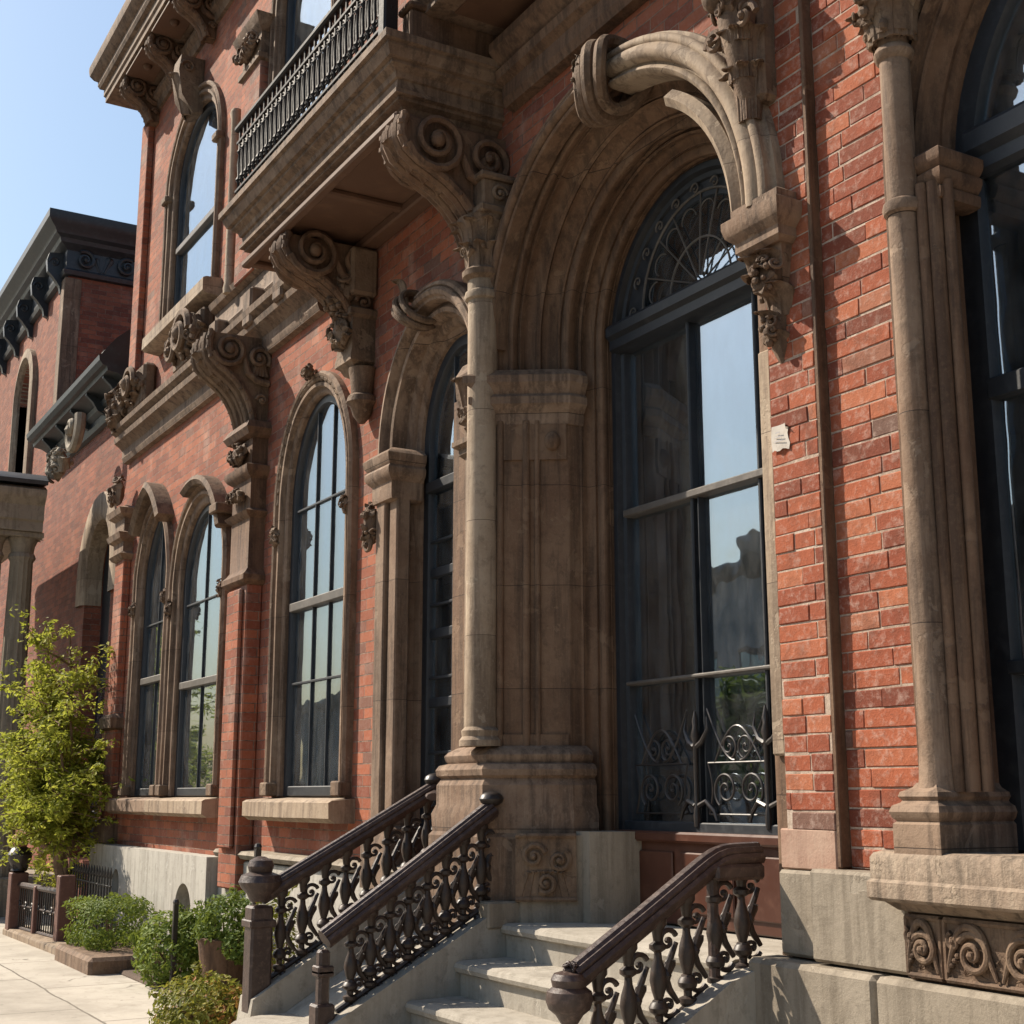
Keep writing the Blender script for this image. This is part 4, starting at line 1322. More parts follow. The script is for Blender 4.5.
b.build('soffit', 'soffit', BAL)
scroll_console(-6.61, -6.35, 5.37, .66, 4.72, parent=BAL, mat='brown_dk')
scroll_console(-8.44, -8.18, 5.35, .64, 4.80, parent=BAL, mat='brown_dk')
b = MB()
b.box(-8.46, -8.12, -.20, 0, 4.98, 5.32, .02)
b.cluster((-8.29, -.20, 5.00), (.17, .10, .14), 28, size=.11, seed=90)
b.wrap(-8.42, -8.16, -.17, 0, [(-.10, 4.42), (-.04, 4.46), (-.02, 4.50), (.01, 4.52), (.01, 4.56), (0, 4.60), (0, 4.82), (.03, 4.84), (.03, 4.88), (0, 4.9)])
b.cluster((-8.29, -.20, 4.74), (.14, .06, .12), 22, size=.09, seed=91)
b.lathe(-8.22, -.06, [(.10, 4.48), (.085, 4.40), (.075, 4.30), (.10, 4.28), (.11, 4.24), (.08, 4.21), (.06, 4.15), (.02, 4.10)], 12)
b.build('corbel', 'carved', BAL)
# iron railing
b = MB()
zr = 6.42
b.box(BX0 + .03, BX1 - .03, BY + .015, BY + .075, zr - .03, zr + .015, .012)
b.box(BX0 + .03, BX0 + .085, BY + .075, 0, zr - .03, zr + .015, .012)
for z in (5.92, 6.30):
    b.box(BX0 + .05, BX1 - .05, BY + .030, BY + .060, z - .012, z + .012, .004)
b.build('railing', 'iron_dull', BAL)
b = MB()
o_ = (BX0 + .09, BY + .045, 5.83)
b.lathe(o_[0], o_[1], [(.011, 5.82), (.011, 5.98), (.024, 6.0), (.011, 6.03), (.018, 6.12), (.011, 6.2), (.022, 6.22), (.011, 6.24), (.011, 6.41)], 8)
b.spiral((o_[0] + .032, o_[1], 6.25), .028, 1.3, (1, 0, 0), (0, 0, 1), .007, nn=5)
b.spiral((o_[0] + .032, o_[1], 6.0), .030, 1.3, (1, 0, 0), (0, 0, -1), .007, nn=5)
b.tube([(o_[0] + .045, o_[1], 6.03), (o_[0] + .036, o_[1], 6.12), (o_[0] + .045, o_[1], 6.22)], .007, 5)
bal0 = b.build('baluster', 'iron_dull', BAL, origin=o_)
nb = 30
for i in range(1, nb + 1):
    c = bal0.copy(); COL.objects.link(c); c.parent = BAL
    c.location = bal0.location + Vector(((BX1 - BX0 - .16) * i / nb, 0, 0))
b = MB()
b.box(BX1 - .12, BX1 + .0, BY + .16, -.01, 5.83, 6.02, .012)
b.box(BX1 - .14, BX1 + .02, BY + .14, -.01, 6.021, 6.06, .012)
b.build('end_parapet', 'brown_dk', BAL)
b = MB()
b.box(BX1 - .10, BX1 - .01, BY + .0, BY + .09, 5.82, 6.55, .012)
b.ball((BX1 - .055, BY + .045, 6.62), .06, 10)
b.build('corner_post', 'iron_dull', BAL)

# ---- oriel above the entrance (its soffit shows at the top edge)
b = MB()
b.box(-6.36, -4.55, -.54, 0, 6.13, 8.6, .01)
OR = b.build('oriel', 'brick', TH, smooth=0)
b = MB()
b.wrap(-6.36, -4.55, -.52, 0, [(-.10, 6.0), (.0, 6.0), (.02, 6.01), (.02, 6.05), (.06, 6.09), (.08, 6.13), (.08, 6.17), (.0, 6.2)])
b.build('oriel_moulding', 'brown', OR)
b = MB(); b.box(-6.25, -4.66, -.41, -.02, 5.992, 6.01, 0)
b.build('soffit', 'soffit', OR)

# ---- engaged column and arched window at the right edge
cxr, zsr = RGT['cx'], RGT['zs']
prof = [(1.10, .05), (1.10, -.05), (1.09, -.07), (1.07, -.07), (1.06, -.04), (1.05, -.03), (1.045, -.05), (1.03, -.06), (1.015, -.05), (1.01, -.01), (1.0, .0), (.99, -.01), (.98, .0), (.978, .03), (.965, .05), (.955, .08), (.96, .10), (.945, .12), (.94, .15), (.935, .26)]
b = MB(); b.arch(cxr, zsr, 1.52, prof, n=40, wob=.004)
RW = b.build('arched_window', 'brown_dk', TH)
RW['label'] = 'tall dark arched window cut by the right edge, with a round engaged column beside it'
sash(RW, cxr, .935, zsr, 1.47, 0, 1.0, .15, fw=.08, fd=.08, mid=None, curtain=False, glass='glass')
b = MB()
b.run_x([(.13, 4.05), (.115, 4.03), (.115, 3.96), (.14, 3.93), (.14, 3.88), (.16, 3.86), (.245, 3.86), (.245, 4.05)], cxr - .87, cxr + .87)
b.box(cxr - .87, cxr + .87, .145, .245, 3.02, 3.10)
b.box(cxr - .87, cxr + .87, .145, .245, 2.05, 2.10)
b.build('transom', 'frame', RW)
b = MB()
b.lathe(-3.305, -.10, [(.070, 1.66), (.064, 1.70), (.058, 1.8), (.056, 3.70), (.070, 3.71), (.075, 3.73), (.070, 3.75), (.056, 3.76), (.055, 4.31), (.068, 4.32), (.075, 4.34), (.068, 4.36), (.056, 4.37), (.056, 4.5)], 28)
b.build('engaged_column', 'brown', RW)
b = MB()
for x, y, r_ in ((-3.232, -.085, .020), (-3.197, -.058, .026), (-3.160, -.030, .020), (-3.262, -.06, .02)):
    b.lathe(x, y, [(r_, 1.66), (r_, 3.80)], 16)
b.box(-3.33, -3.285, .03, .10, 1.66, 3.72, .006)
b.wrap(-3.24, -3.17, -.055, .14, [(-.02, 3.73), (.008, 3.735), (.012, 3.75), (.012, 3.775), (.0, 3.785), (.015, 3.80), (.025, 3.82), (.025, 3.84), (.012, 3.85), (.03, 3.87), (.035, 3.885), (.035, 3.91), (.01, 3.93), (-.02, 3.94)])
b.build('jamb_pilaster', 'brown_dk', RW)
b = MB()
b.lathe(-3.305, -.10, [(.093, 4.40), (.10, 4.46), (.13, 4.62), (.17, 4.72)], 18)
for tier, (z, h_, r_) in enumerate(((4.38, .14, .09), (4.48, .18, .10))):
    for i in range(8):
        a = 2 * PI * (i + .5 * tier) / 8
        d = Vector((math.cos(a), math.sin(a), 0))
        b.leaf(Vector((-3.305, -.10, z)) + d * r_, d, (0, 0, 1), h_, .05, .55, n=8)
b.cluster((-3.305, -.12, 4.52), (.12, .12, .12), 22, size=.07, seed=101)
b.box(-3.50, -3.16, -.28, 0, 4.72, 4.80, .012)
b.build('capital', 'carved', RW)
b = MB()
b.wrap(-3.385, -3.24, -.18, 0.15, [(.03, 1.40), (.03, 1.555), (.02, 1.565), (.03, 1.575), (.038, 1.595), (.03, 1.615), (.01, 1.625), (.005, 1.632), (.015, 1.645), (.01, 1.66), (-.02, 1.675), (-.03, 1.69)])
b.build('column_base', 'brown', RW)
b = MB()
b.wrap(-3.52, 1.0, -.22, 0, [(-.10, 1.265), (-.06, 1.275), (-.03, 1.30), (.0, 1.305), (.01, 1.315), (.01, 1.365), (.0, 1.375), (.0, 1.445), (-.01, 1.46), (-.03, 1.467)])
b.build('window_ledge', 'ledge', RW)
b = MB()
b.box(-3.459, 1.0, -.125, 0, 1.051, 1.275, .006)
b.build('apron', 'brown_dk', RW)
def relief(x0, x1, z0, z1, y, seed, parent):
    mb = MB()
    rn = random.Random(seed)
    mb.box(x0, x1, y - .012, y + .01, z0, z1, .004)
    t_ = .010
    for p, q in (((x0, z0), (x1, z0)), ((x0, z1), (x1, z1)), ((x0, z0), (x0, z1)), ((x1, z0), (x1, z1))):
        mb.tube([(p[0], y - .012, p[1]), (q[0], y - .012, q[1])], t_, 6)
    W, H = x1 - x0, z1 - z0
    nsc = max(1, int(round(W / (H * 1.15))))
    for i in range(nsc):
        xc = x0 + W * (i + .5) / nsc
        sg = 1 if i % 2 else -1
        w_ = W / nsc * .47
        mb.spiral((xc - sg * w_ * .12, y - .022, z0 + H * .46), min(H * .36, w_ * .75), 1.9, (sg, 0, 0), (0, 0, 1), .013, start=.6, out=(0, -.015, 0), n=46, nn=8)
        mb.spiral((xc + sg * w_ * .66, y - .020, z0 + H * .66), H * .15, 1.4, (-sg, 0, 0), (0, 0, 1), .009, start=2.0, out=(0, -.01, 0), n=26, nn=8)
        K = [(-.95, .08), (-.72, .40), (-.42, .80), (.05, .92), (.45, .80), (.78, .42), (.95, .10)]
        pts = []
        for k in range(len(K) - 1):
            p0, p1, p2, p3 = (Vector(K[max(0, min(len(K) - 1, k + q))]) for q in (-1, 0, 1, 2))
            for q in range(6):
                t = q / 6
                pts.append(.5 * ((2 * p1) + (p2 - p0) * t + (2 * p0 - 5 * p1 + 4 * p2 - p3) * t * t + (3 * p1 - p0 - 3 * p2 + p3) * t ** 3))
        mb.tube([(xc + sg * p.x * w_, y - .022, z0 + H * p.y) for p in pts], [.006 + .008 * math.sin(PI * q / (len(pts) - 1)) for q in range(len(pts))], 8)
        for j in range(7):
            a = PI * (.05 + .15 * j)
            mb.leaf((xc + sg * w_ * .35, y - .012, z0 + H * .10), (0, -1, 0), (math.cos(a), 0, math.sin(a) + .15), H * rn.uniform(.26, .36), H * .07, .18)
        for j in range(5):
            a = rn.uniform(.2, PI)
            mb.leaf((xc - sg * w_ * rn.uniform(.3, .85), y - .012, z0 + H * rn.uniform(.06, .35)), (0, -1, 0), (-sg * math.cos(a), 0, math.sin(a)), H * .26, H * .075, .2)
        for j in range(3):
            mb.ball((xc + sg * w_ * (.55 + .12 * j), y - .02, z0 + H * (.42 - .08 * j)), .010, 8)
    return mb.build('relief_panel', 'carved', parent)
relief(-3.445, -3.30, 1.07, 1.255, -.128, 5, RW)
relief(-3.28, -2.62, 1.07, 1.255, -.128, 8, RW)

# ---- main cornice
b = MB()
b.wrap(-14.42, 1.2, 0, 6, [(-.02, 9.12), (.03, 9.13), (.05, 9.20), (.09, 9.24), (.09, 9.30), (.05, 9.31), (.05, 9.40), (.44, 9.44), (.44, 9.50), (.46, 9.52), (.46, 9.60), (.50, 9.62), (.52, 9.66), (.52, 9.71), (.56, 9.74), (.60, 9.80), (.61, 9.86), (.61, 9.91), (.0, 9.95)])
CO = b.build('cornice', 'brown', TH, smooth=20)
for i in range(9):
    x = -14.20 + 1.0 * i
    if i == 0:
        k0 = scroll_console(x - .09, x + .09, 9.42, .38, 8.98, parent=CO, name='cornice_bracket', mat='brown_dk')
        x00 = x
    else:
        c = k0.copy(); COL.objects.link(c); c.parent = CO
        c.location = k0.location + Vector((x - x00, 0, 0))
b = MB()
for i in range(8):
    x = -13.70 + 1.0 * i
    b.box(x - .32, x + .32, -.42, -.12, 9.385, 9.41, .004)
    b.ball((x, -.27, 9.38), .05, 10)
b.build('coffer', 'soffit', CO)

# ------------------------------------------------------------------ entrance steps
ST = thing('entrance_steps', 'worn pale stone steps rising between black iron railings to the main entrance', 'steps', (-5.25, -.6, G))
lv = [(1.03, -.14, .75), (.865, -.40, -.12), (.70, -.66, -.38), (.54, -.93, -.64), (.385, -1.20, -.91)]
for i, (z, yfr, yb) in enumerate(lv):
    b = MB()
    b.run_x([(yb, z), (yfr + .01, z - .002), (yfr - .015, z - .012), (yfr - .022, z - .03), (yfr - .015, z - .05), (yfr + .012, z - .062), (yfr + .014, z - .165 if i < 4 else .26), (yb, z - .165 if i < 4 else .26)], -6.14, -4.36, .006)
    b.build('step', 'step', ST)
b = MB()
b.prism_x([(0, .26), (0, 1.13), (-.10, 1.13), (-1.08, .60), (-1.12, .26)], -6.34, -6.145)
b.prism_x([(0, .26), (0, 1.05), (-.28, .97), (-1.0, .55), (-1.12, .26)], -4.355, -4.20)
b.box(-6.14, -4.36, -.10, .75, .26, .86, .004)
b.build('cheek_wall', 'step', ST)
b = MB()
b.prism_x([(0, .26), (0, 1.20), (-.12, 1.20), (-1.10, .62), (-1.15, .26)], -7.25, -7.06)
b.prism_x([(0, .26), (0, .98), (-.30, .92), (-1.0, .50), (-1.25, .32), (-1.25, .26)], -7.055, -6.345)
b.lathe(-6.70, -1.0, [(.0, .26), (.34, .26), (.34, .52), (.32, .55), (.0, .555)], 28)
b.build('apron_stone', 'step', ST)

# ------------------------------------------------------------------ iron stair railings
def stair_rail(label, X, pts, low, newel_z, nbal, mat='rail', volute=False, newel=True, group='iron stair railings at the entrance', post=(.05, .05)):
    t = thing('stair_railing', label, 'railing', (X, pts[0][0], G), group)
    b = MB()
    # moulded handrail section swept along the polyline
    sec = [(-.040, -.035), (-.050, -.022), (-.053, -.008), (-.046, .006), (-.040, .006), (-.042, .016), (-.034, .030), (-.027, .030), (-.018, .042), (.0, .046), (.018, .042), (.027, .030), (.034, .030), (.042, .016), (.040, .006), (.046, .006), (.053, -.008), (.050, -.022), (.040, -.035), (.026, -.036), (.022, -.05), (-.022, -.05), (-.026, -.036)]
    sm = []
    for i in range(len(pts) - 1):
        for k in range(6):
            q = k / 6
            sm.append((pts[i][0] + (pts[i + 1][0] - pts[i][0]) * q, pts[i][1] + (pts[i + 1][1] - pts[i][1]) * q))
    sm.append(pts[-1])
    for _ in range(2):
        sm = [sm[0]] + [((sm[i - 1][0] + 2 * sm[i][0] + sm[i + 1][0]) / 4, (sm[i - 1][1] + 2 * sm[i][1] + sm[i + 1][1]) / 4) for i in range(1, len(sm) - 1)] + [sm[-1]]
    rings = []
    for i, (y, z) in enumerate(sm):
        a, c = sm[max(0, i - 1)], sm[min(len(sm) - 1, i + 1)]
        d = Vector((0, c[0] - a[0], c[1] - a[1])).normalized()
        n_ = Vector((0, -d.z, d.y))
        if n_.z < 0:
            n_ = -n_
        rings.append([Vector((X + u, y, z)) + n_ * v for u, v in sec])
    b.grid(rings, ring_closed=True, caps=True)
    hr = b.build('handrail', mat, t)
    if volute:
        y, z = pts[0]
        v_ = MB()
        v_.lathe(X, y - .02, [(.03, z - .16), (.05, z - .13), (.075, z - .11), (.085, z - .08), (.08, z - .05), (.06, z - .035), (.066, z - .01), (.055, z + .01), (.02, z + .02)], 18)
        v_.cluster((X, y - .02, z + .02), (.03, .03, .02), 5, size=.05, seed=3, face=(0, 0, 1))
        v_.build('rail_end', mat, hr)
    else:
        y, z = pts[-1]
        v_ = MB()
        v_.ball((X, y, z + .045), .055, 12, sy=1.2, sz=.7)
        v_.build('rail_end', 'iron', hr)
    # sloping bottom rail
    b = MB()
    for off in (0.0, -.05):
        b.tube([(X, y, z + off) for y, z in low], .016 if off == 0 else .022, 8)
    for i in range(12):
        q = i / 11
        y = low[0][0] + (low[-1][0] - low[0][0]) * q
        z = low[0][1] + (low[-1][1] - low[0][1]) * q
        b.ball((X + .012, y, z - .03), .022, 8)
    b.build('bottom_rail', 'iron', t)

    def zat(line, y):
        for i in range(len(line) - 1):
            if line[i][0] <= y <= line[i + 1][0]:
                q = (y - line[i][0]) / (line[i + 1][0] - line[i][0])
                return line[i][1] + (line[i + 1][1] - line[i][1]) * q
        return line[-1][1] if y > line[-1][0] else line[0][1]
    y0, y1 = low[0][0] + .07, low[-1][0] - .05
    proto = None
    for i in range(nbal):
        y = y0 + (y1 - y0) * i / (nbal - 1)
        zl, zh = zat(low, y), zat(pts, y) - .04
        if proto is None:
            H = zh - zl
            m = MB()
            q = lambda f: zl + H * f
            m.lathe(X, y, [(.024, zl), (.034, q(.03)), (.034, q(.07)), (.016, q(.09)), (.016, q(.14)), (.034, q(.17)), (.038, q(.21)), (.030, q(.25)), (.016, q(.28)), (.026, q(.36)), (.033, q(.45)), (.028, q(.54)), (.016, q(.64)), (.014, q(.70)), (.032, q(.73)), (.032, q(.77)), (.016, q(.80)), (.022, q(.90)), (.036, q(.95)), (.036, q(1.0))], 12)
            # cast scrolls that fill the gap to the next baluster
            for s_, zc in ((1, q(.80)), (-1, q(.22))):
                m.spiral((X, y + .045, zc), .042, 1.3, (0, 1, 0), (0, 0, s_), .011, start=.4, nn=6)
            m.tube([(X, y + .085, q(.78)), (X, y + .05, q(.60)), (X, y + .03, q(.48)), (X, y + .05, q(.36)), (X, y + .088, q(.24))], [.010, .014, .017, .014, .010], 7)
            m.leaf((X + .004, y + .035, q(.40)), (1, 0, 0), (0, .3, 1), H * .24, .022, .2, n=5)
            m.ball((X, y + .035, q(.49)), .022, 8)
            m.ball((X, y, q(.22)), .032, 8)
            proto = m.build('baluster', 'iron_brown', t, origin=(X, y, zl))
            ph, H0 = (y, zl), H
        else:
            c = proto.copy(); COL.objects.link(c); c.parent = t
            c.location = Vector((X, y, zl)) - ORG[t.name]
            c.scale.z = (zh - zl) / H0
    if newel:
        y, z = pts[0]
        b = MB()
        px, py = post
        b.box(X - px, X + px, y - py, y + py, newel_z, z - .05, .012)
        b.box(X - px - .012, X + px + .012, y - py - .012, y + py + .012, z - .16, z - .12, .006)
        b.box(X - px - .012, X + px + .012, y - py - .012, y + py + .012, newel_z + .22, newel_z + .25, .006)
        b.box(X - px - .02, X + px + .02, y - py - .02, y + py + .02, newel_z, newel_z + .10, .01)
        nw = b.build('newel_post', 'iron' if mat == 'iron' else mat, t)
    return t
far = stair_rail('black iron stair railing farthest left, with a knobbed square newel beside the shrubs', -7.15,
                 [(-1.05, 1.13), (-.55, 1.40), (-.02, 1.69)], [(-1.0, .70), (-.02, 1.28)], G, 8, newel=True, post=(.06, .06))
kn = MB()
kn.lathe(-7.15, -1.05, [(.05, 1.10), (.07, 1.14), (.10, 1.17), (.115, 1.20), (.10, 1.235), (.06, 1.25), (.07, 1.28), (.06, 1.31), (.02, 1.33)], 16)
nwf = [c for c in far.children if c.name.startswith('newel_post')][0]
kn.build('post_cap', 'rail', nwf)
kn = MB()
kn.tube([(-7.13, -.02, 1.66), (-7.0, -.12, 1.645), (-6.90, -.16, 1.64)], .035, 10, flat=.6)
kn.build('wall_return', 'rail', far)
stair_rail('middle black iron stair railing ending at the base of the carved pier', -6.24,
           [(-1.06, .99), (-.60, 1.29), (-.16, 1.585)], [(-.99, .66), (-.17, 1.12)], .60, 8, post=(.028, .028))
near = stair_rail('nearest iron railing, worn brown handrail turning level to meet the brick pilaster', -4.30,
                  [(-.91, 1.02), (-.55, 1.235), (-.25, 1.42), (-.055, 1.425)], [(-.88, .60), (-.33, .93), (-.09, 1.0)], .50, 6, volute=True, newel=False)
kn = MB(); kn.box(-4.36, -4.24, -.30, -.06, 1.33, 1.39, .012); kn.box(-4.32, -4.28, -.30, -.26, .92, 1.35, .01)
kn.build('wall_return', 'rail', near)

# ------------------------------------------------------------------ neighbours on the left
WG = thing('low_wing_house', 'low red brick house front with a sandstone arched door and sloping dark zinc eave', 'house', (-17, .3, G))
b = MB()
b.plate([(-20.0, .1), (-14.75, .1), (-14.75, 6.75), (-20.0, 6.75)], [arch_pts(-16.95, .66, 4.35, .9, 0.0)], .30, .60)
b.box(-15.05, -14.75, .60, 5, .1, 6.75, 0)
b.box(-20.0, -15.05, .60, 5, 6.5, 6.74, 0)
b.build('wall', 'brick_nb', WG, smooth=0)
b = MB(); b.arch(-16.95, 4.35, 4.0, [(.98, .32), (.98, .27), (.95, .25), (.70, .25), (.64, .29), (.64, .5)], n=26)
b.build('door_arch', 'pale', WG)
b = MB()
b.plate(arch_pts(-16.95, .66, 4.35, .9), [], .52, .58)
b.box(-17.5, -16.4, .49, .53, 3.0, 3.08); b.box(-17.5, -16.4, .49, .53, 1.4, 1.46)
b.box(-16.98, -16.92, .485, .525, .9, 4.9)
d_ = b.build('door', 'frame', WG, smooth=0)
g_ = MB(); g_.box(-17.45, -17.0, .505, .517, 1.5, 2.98, 0); g_.box(-16.9, -16.45, .505, .517, 1.5, 2.98, 0); g_.build('glass_pane', 'glass_cool', d_, smooth=0)
b = MB()
b.run_x([(.3, 6.20), (.24, 6.21), (.22, 6.27), (.26, 6.29), (.25, 6.36), (.18, 6.40), (.16, 6.46), (.19, 6.48), (.10, 6.53), (-.02, 6.55), (-.03, 6.60), (-.08, 6.61), (-.12, 6.66), (-.13, 6.72), (-.10, 6.74), (-.06, 6.80), (.06, 6.96), (.22, 7.10), (.45, 7.2), (.7, 7.24), (.7, 6.3)], -20.0, -15.75, .004)
for k in range(5):
    xx = -19.6 + .85 * k
    b.prism_x([(.24, 6.30), (.14, 6.34), (.08, 6.44), (-.01, 6.52), (-.01, 6.56), (.24, 6.56)], xx + .15, xx + .22)
b.build_one('zinc_eave', 'zinc_roof', WG, smooth=25)
b = MB()
b.cluster((-17.5, -.15, 5.75), (.35, .12, .22), 40, size=.17, seed=201)
b.spiral((-16.85, -.12, 6.05), .30, 1.2, (1, 0, 0), (0, 0, -1), .07, start=-.5, out=(0, -.05, 0), nn=8)
b.build('carved_ornament', 'lime', WG)
b = MB(); b.box(-15.05, -14.75, .22, .30, .1, 5.4, .01); b.build('quoin', 'brown', WG)

CH = thing('corner_house', 'taller red brick house farther down the street with a heavy dark grey bracketed cornice', 'house', (-23, 0, G))
b = MB()
b.plate([(-34, .1), (-20.0, .1), (-20.0, 9.75), (-34, 9.75)], [arch_pts(-22.6, .6, 8.0, 6.5, 0.0), arch_pts(-27, .6, 8.0, 6.5)], .3, .6)
b.box(-20.3, -20.0, .60, 12, .1, 9.75, 0)
b.box(-34, -20.3, .6, 12, 9.3, 9.7, 0)
b.build('wall', 'brick_nb', CH, smooth=0)
b = MB(); b.box(-20.24, -19.97, .25, .50, 6.5, 9.2, .012); b.build('corner_quoin', 'brown', CH)
b = MB()
for x, h_ in ((-22.6, .6), (-27, .6)):
    b.arch(x, 8.0, 6.5, [(h_ + .2, .32), (h_ + .2, .22), (h_ + .05, .2), (h_, .26), (h_, .5)])
    b.box(x - h_ - .2, x + h_ + .2, .15, .35, 6.36, 6.5)
b.build('window_surround', 'pale', CH)
b = MB()
for x, h_ in ((-22.6, .6), (-27, .6)):
    b.plate(arch_pts(x, h_, 8.0, 6.5), [], .5, .54)
b.build('window_glass', 'glass_cool', CH, smooth=0)
b = MB()
cp = [(-.02, 9.22), (.06, 9.24), (.08, 9.30), (.04, 9.34), (.04, 9.62), (.08, 9.66), (.14, 9.70), (.16, 9.76), (.22, 9.80), (.24, 9.86), (.30, 9.92), (.34, 9.98), (.34, 10.10), (.0, 10.18)]
rings = [[(-34, .3 - o * 1.15, z), (-20.0 + o, .3 - o * 1.15, z), (-20.0 + o, 12, z)] for o, z in cp]
b.grid(rings)
COR = b.build('cornice', 'slate', CH)
b = MB()
for i in range(12):
    y = .42 + .62 * i
    b.spiral((-19.93, y + .1, 9.49), .14, 1.8, (0, 1 if i % 2 else -1, 0), (0, 0, 1), .030, out=(.03, 0, 0), start=1.0)
    b.leaf((-19.95, y + .38, 9.35), (1, 0, 0), (0, .4, 1), .26, .07, .2, n=6)
    b.leaf((-19.95, y + .33, 9.35), (1, 0, 0), (0, -.4, 1), .22, .06, .2, n=6)
for i in range(7):
    x = -20.25 - 1.15 * i
    b.prism_x([(.3, 9.0), (.24, 9.02), (.22, 9.12), (.12, 9.25), (.04, 9.33), (.02, 9.5), (.05, 9.62), (.3, 9.66)], x - .05, x + .05)
    b.spiral((x + .052, .13, 9.48), .075, 1.5, (0, -1, 0), (0, 0, 1), .02)
b.build('frieze_ornament', 'slate', COR)

PO = thing('stone_portico', 'weathered stone portico with fluted columns at the left edge, behind the tree', 'porch', (-19.5, -.6, G))
b = MB()
b.wrap(-21.5, -17.45, -1.45, -.30, [(-.05, 4.86), (.0, 4.86), (.0, 4.98), (.03, 5.0), (.03, 5.18), (.06, 5.22), (.10, 5.27), (.12, 5.31), (.12, 5.37), (.02, 5.42), (-.04, 5.44)])
b.build('entablature', 'lime', PO)
b = MB(); b.wrap(-21.5, -17.45, -1.45, -.30, [(.0, 5.45), (.15, 5.43), (.16, 5.48), (.0, 5.58)]); b.build('roof_edge', 'slate', PO)
col0 = None
for x, y in ((-17.7, -.86), (-17.7, -.48), (-17.7, -1.24), (-21.2, -1.18), (-19.4, -1.18)):
    if col0 is None:
        b = MB()
        n = 32
        rings = []
        for z, r_ in ((.7, .2), (.9, .2), (.95, .16), (3.2, .155), (4.5, .14), (4.55, .17), (4.6, .15)):
            rings.append([(x + (r_ * (1 - .06 * (k % 2))) * math.cos(2 * PI * k / n), y + r_ * (1 - .06 * (k % 2)) * math.sin(2 * PI * k / n), z) for k in range(n)])
        b.grid(rings, ring_closed=True, caps=True)
        for i in range(10):
            a = 2 * PI * i / 10
            d = Vector((math.cos(a), math.sin(a), 0))
            b.leaf(Vector((x, y, 4.58)) + d * .13, d, (0, 0, 1), .22, .07, .5)
        b.box(x - .21, x + .21, y - .21, y + .21, 4.79, 4.86, .01)
        b.lathe(x, y, [(.13, 4.55), (.15, 4.7), (.19, 4.80)], 16)
        col0, c0 = b.build('column', 'lime', PO), Vector((x, y, 0))
    else:
        c = col0.copy(); COL.objects.link(c); c.parent = PO
        c.location = col0.location + Vector((x, y, 0)) - c0
b = MB(); b.box(-21.6, -17.4, -1.5, .28, .1, .7, .02); b.build('porch_base', 'lime', PO)

dp = MB()
dp.tube([(-14.72, .12, .3), (-14.72, .12, 8.6)], .045, 10)
for z in (1.5, 3.5, 5.5, 7.5):
    dp.tube([(-14.72, .12, z - .03), (-14.72, .12, z + .03)], .06, 10)
o = dp.build('drainpipe', 'slate')
tag(o, 'thin dark drainpipe running up the left corner of the townhouse', 'pipe')

# ------------------------------------------------------------------ front yard at the left
FE = thing('iron_fence', 'low dark fence with square posts and scrolled panels beside the pavement under the tree', 'fence', (-14.3, -.65, G))
def lerp(a, b_, t): return a + (b_ - a) * t
f0, f1 = Vector((-15.15, -.74, G)), Vector((-13.62, -.60, G))
for i, (q, hgt, s_) in enumerate(((0, .62, .085), (.45, .52, .04), (1, .66, .075))):
    p = f0.lerp(f1, q)
    b = MB(); b.box(p.x - s_, p.x + s_, p.y - s_, p.y + s_, G, G + hgt, .01)
    po = b.build('fence_post', 'wood_post', FE)
    if i == 0:
        u = MB()
        u.lathe(p.x, p.y, [(.05, G + .62), (.085, G + .64), (.075, G + .67), (.115, G + .74), (.125, G + .80), (.09, G + .86), (.055, G + .88)], 16)
        for k in range(7):
            a = 2 * PI * k / 7
            d = Vector((math.cos(a), math.sin(a), 0))
            u.leaf(Vector((p.x, p.y, G + .66)) + d * .09, d, (0, 0, 1), .14, .04, .35, n=6)
        u.build('finial_urn', 'iron', po)
        u = MB(); u.ball((p.x, p.y, G + .91), .075, 12, sz=.7)
        u.lathe(p.x, p.y, [(.085, G + .95), (.09, G + .97), (.07, G + 1.0), (.01, G + 1.01)], 14)
        u.build('finial_cap', 'terracotta', po)
b = MB()
for z, r_ in ((G + .50, .030), (G + .08, .018), (G + .30, .010)):
    b.tube([f0 + Vector((0, 0, z - G)), f1 + Vector((0, 0, z - G))], r_, 8)
b.build('top_rail', 'rail', FE)
b = MB()
for i in range(22):
    p = f0.lerp(f1, (i + .5) / 22)
    b.tube([(p.x, p.y, G + .06), (p.x, p.y, G + .5)], .007, 6)
    if i % 3 == 1:
        b.spiral((p.x, p.y - .005, G + .30), .05, 1.5, (1, 0, 0), (0, 0, 1), .008)
b.build('scroll_panel', 'iron', FE)
IF = thing('garden_railing', 'black spiked iron railing standing behind the boxwood against the plinth', 'fence', (-13.4, -.3, G))
b = MB()
for i in range(16):
    x = -14.6 + .105 * i
    b.tube([(x, -.34, G), (x, -.34, G + .66)], .009, 6)
    b.lathe(x, -.34, [(.008, G + .64), (.02, G + .67), (.002, G + .75)], 6)
b.build('picket', 'iron', IF)
b = MB()
for z in (.12, .58):
    b.tube([(-14.65, -.34, G + z), (-13.0, -.34, G + z)], .011, 6)
b.build('top_rail', 'iron', IF)

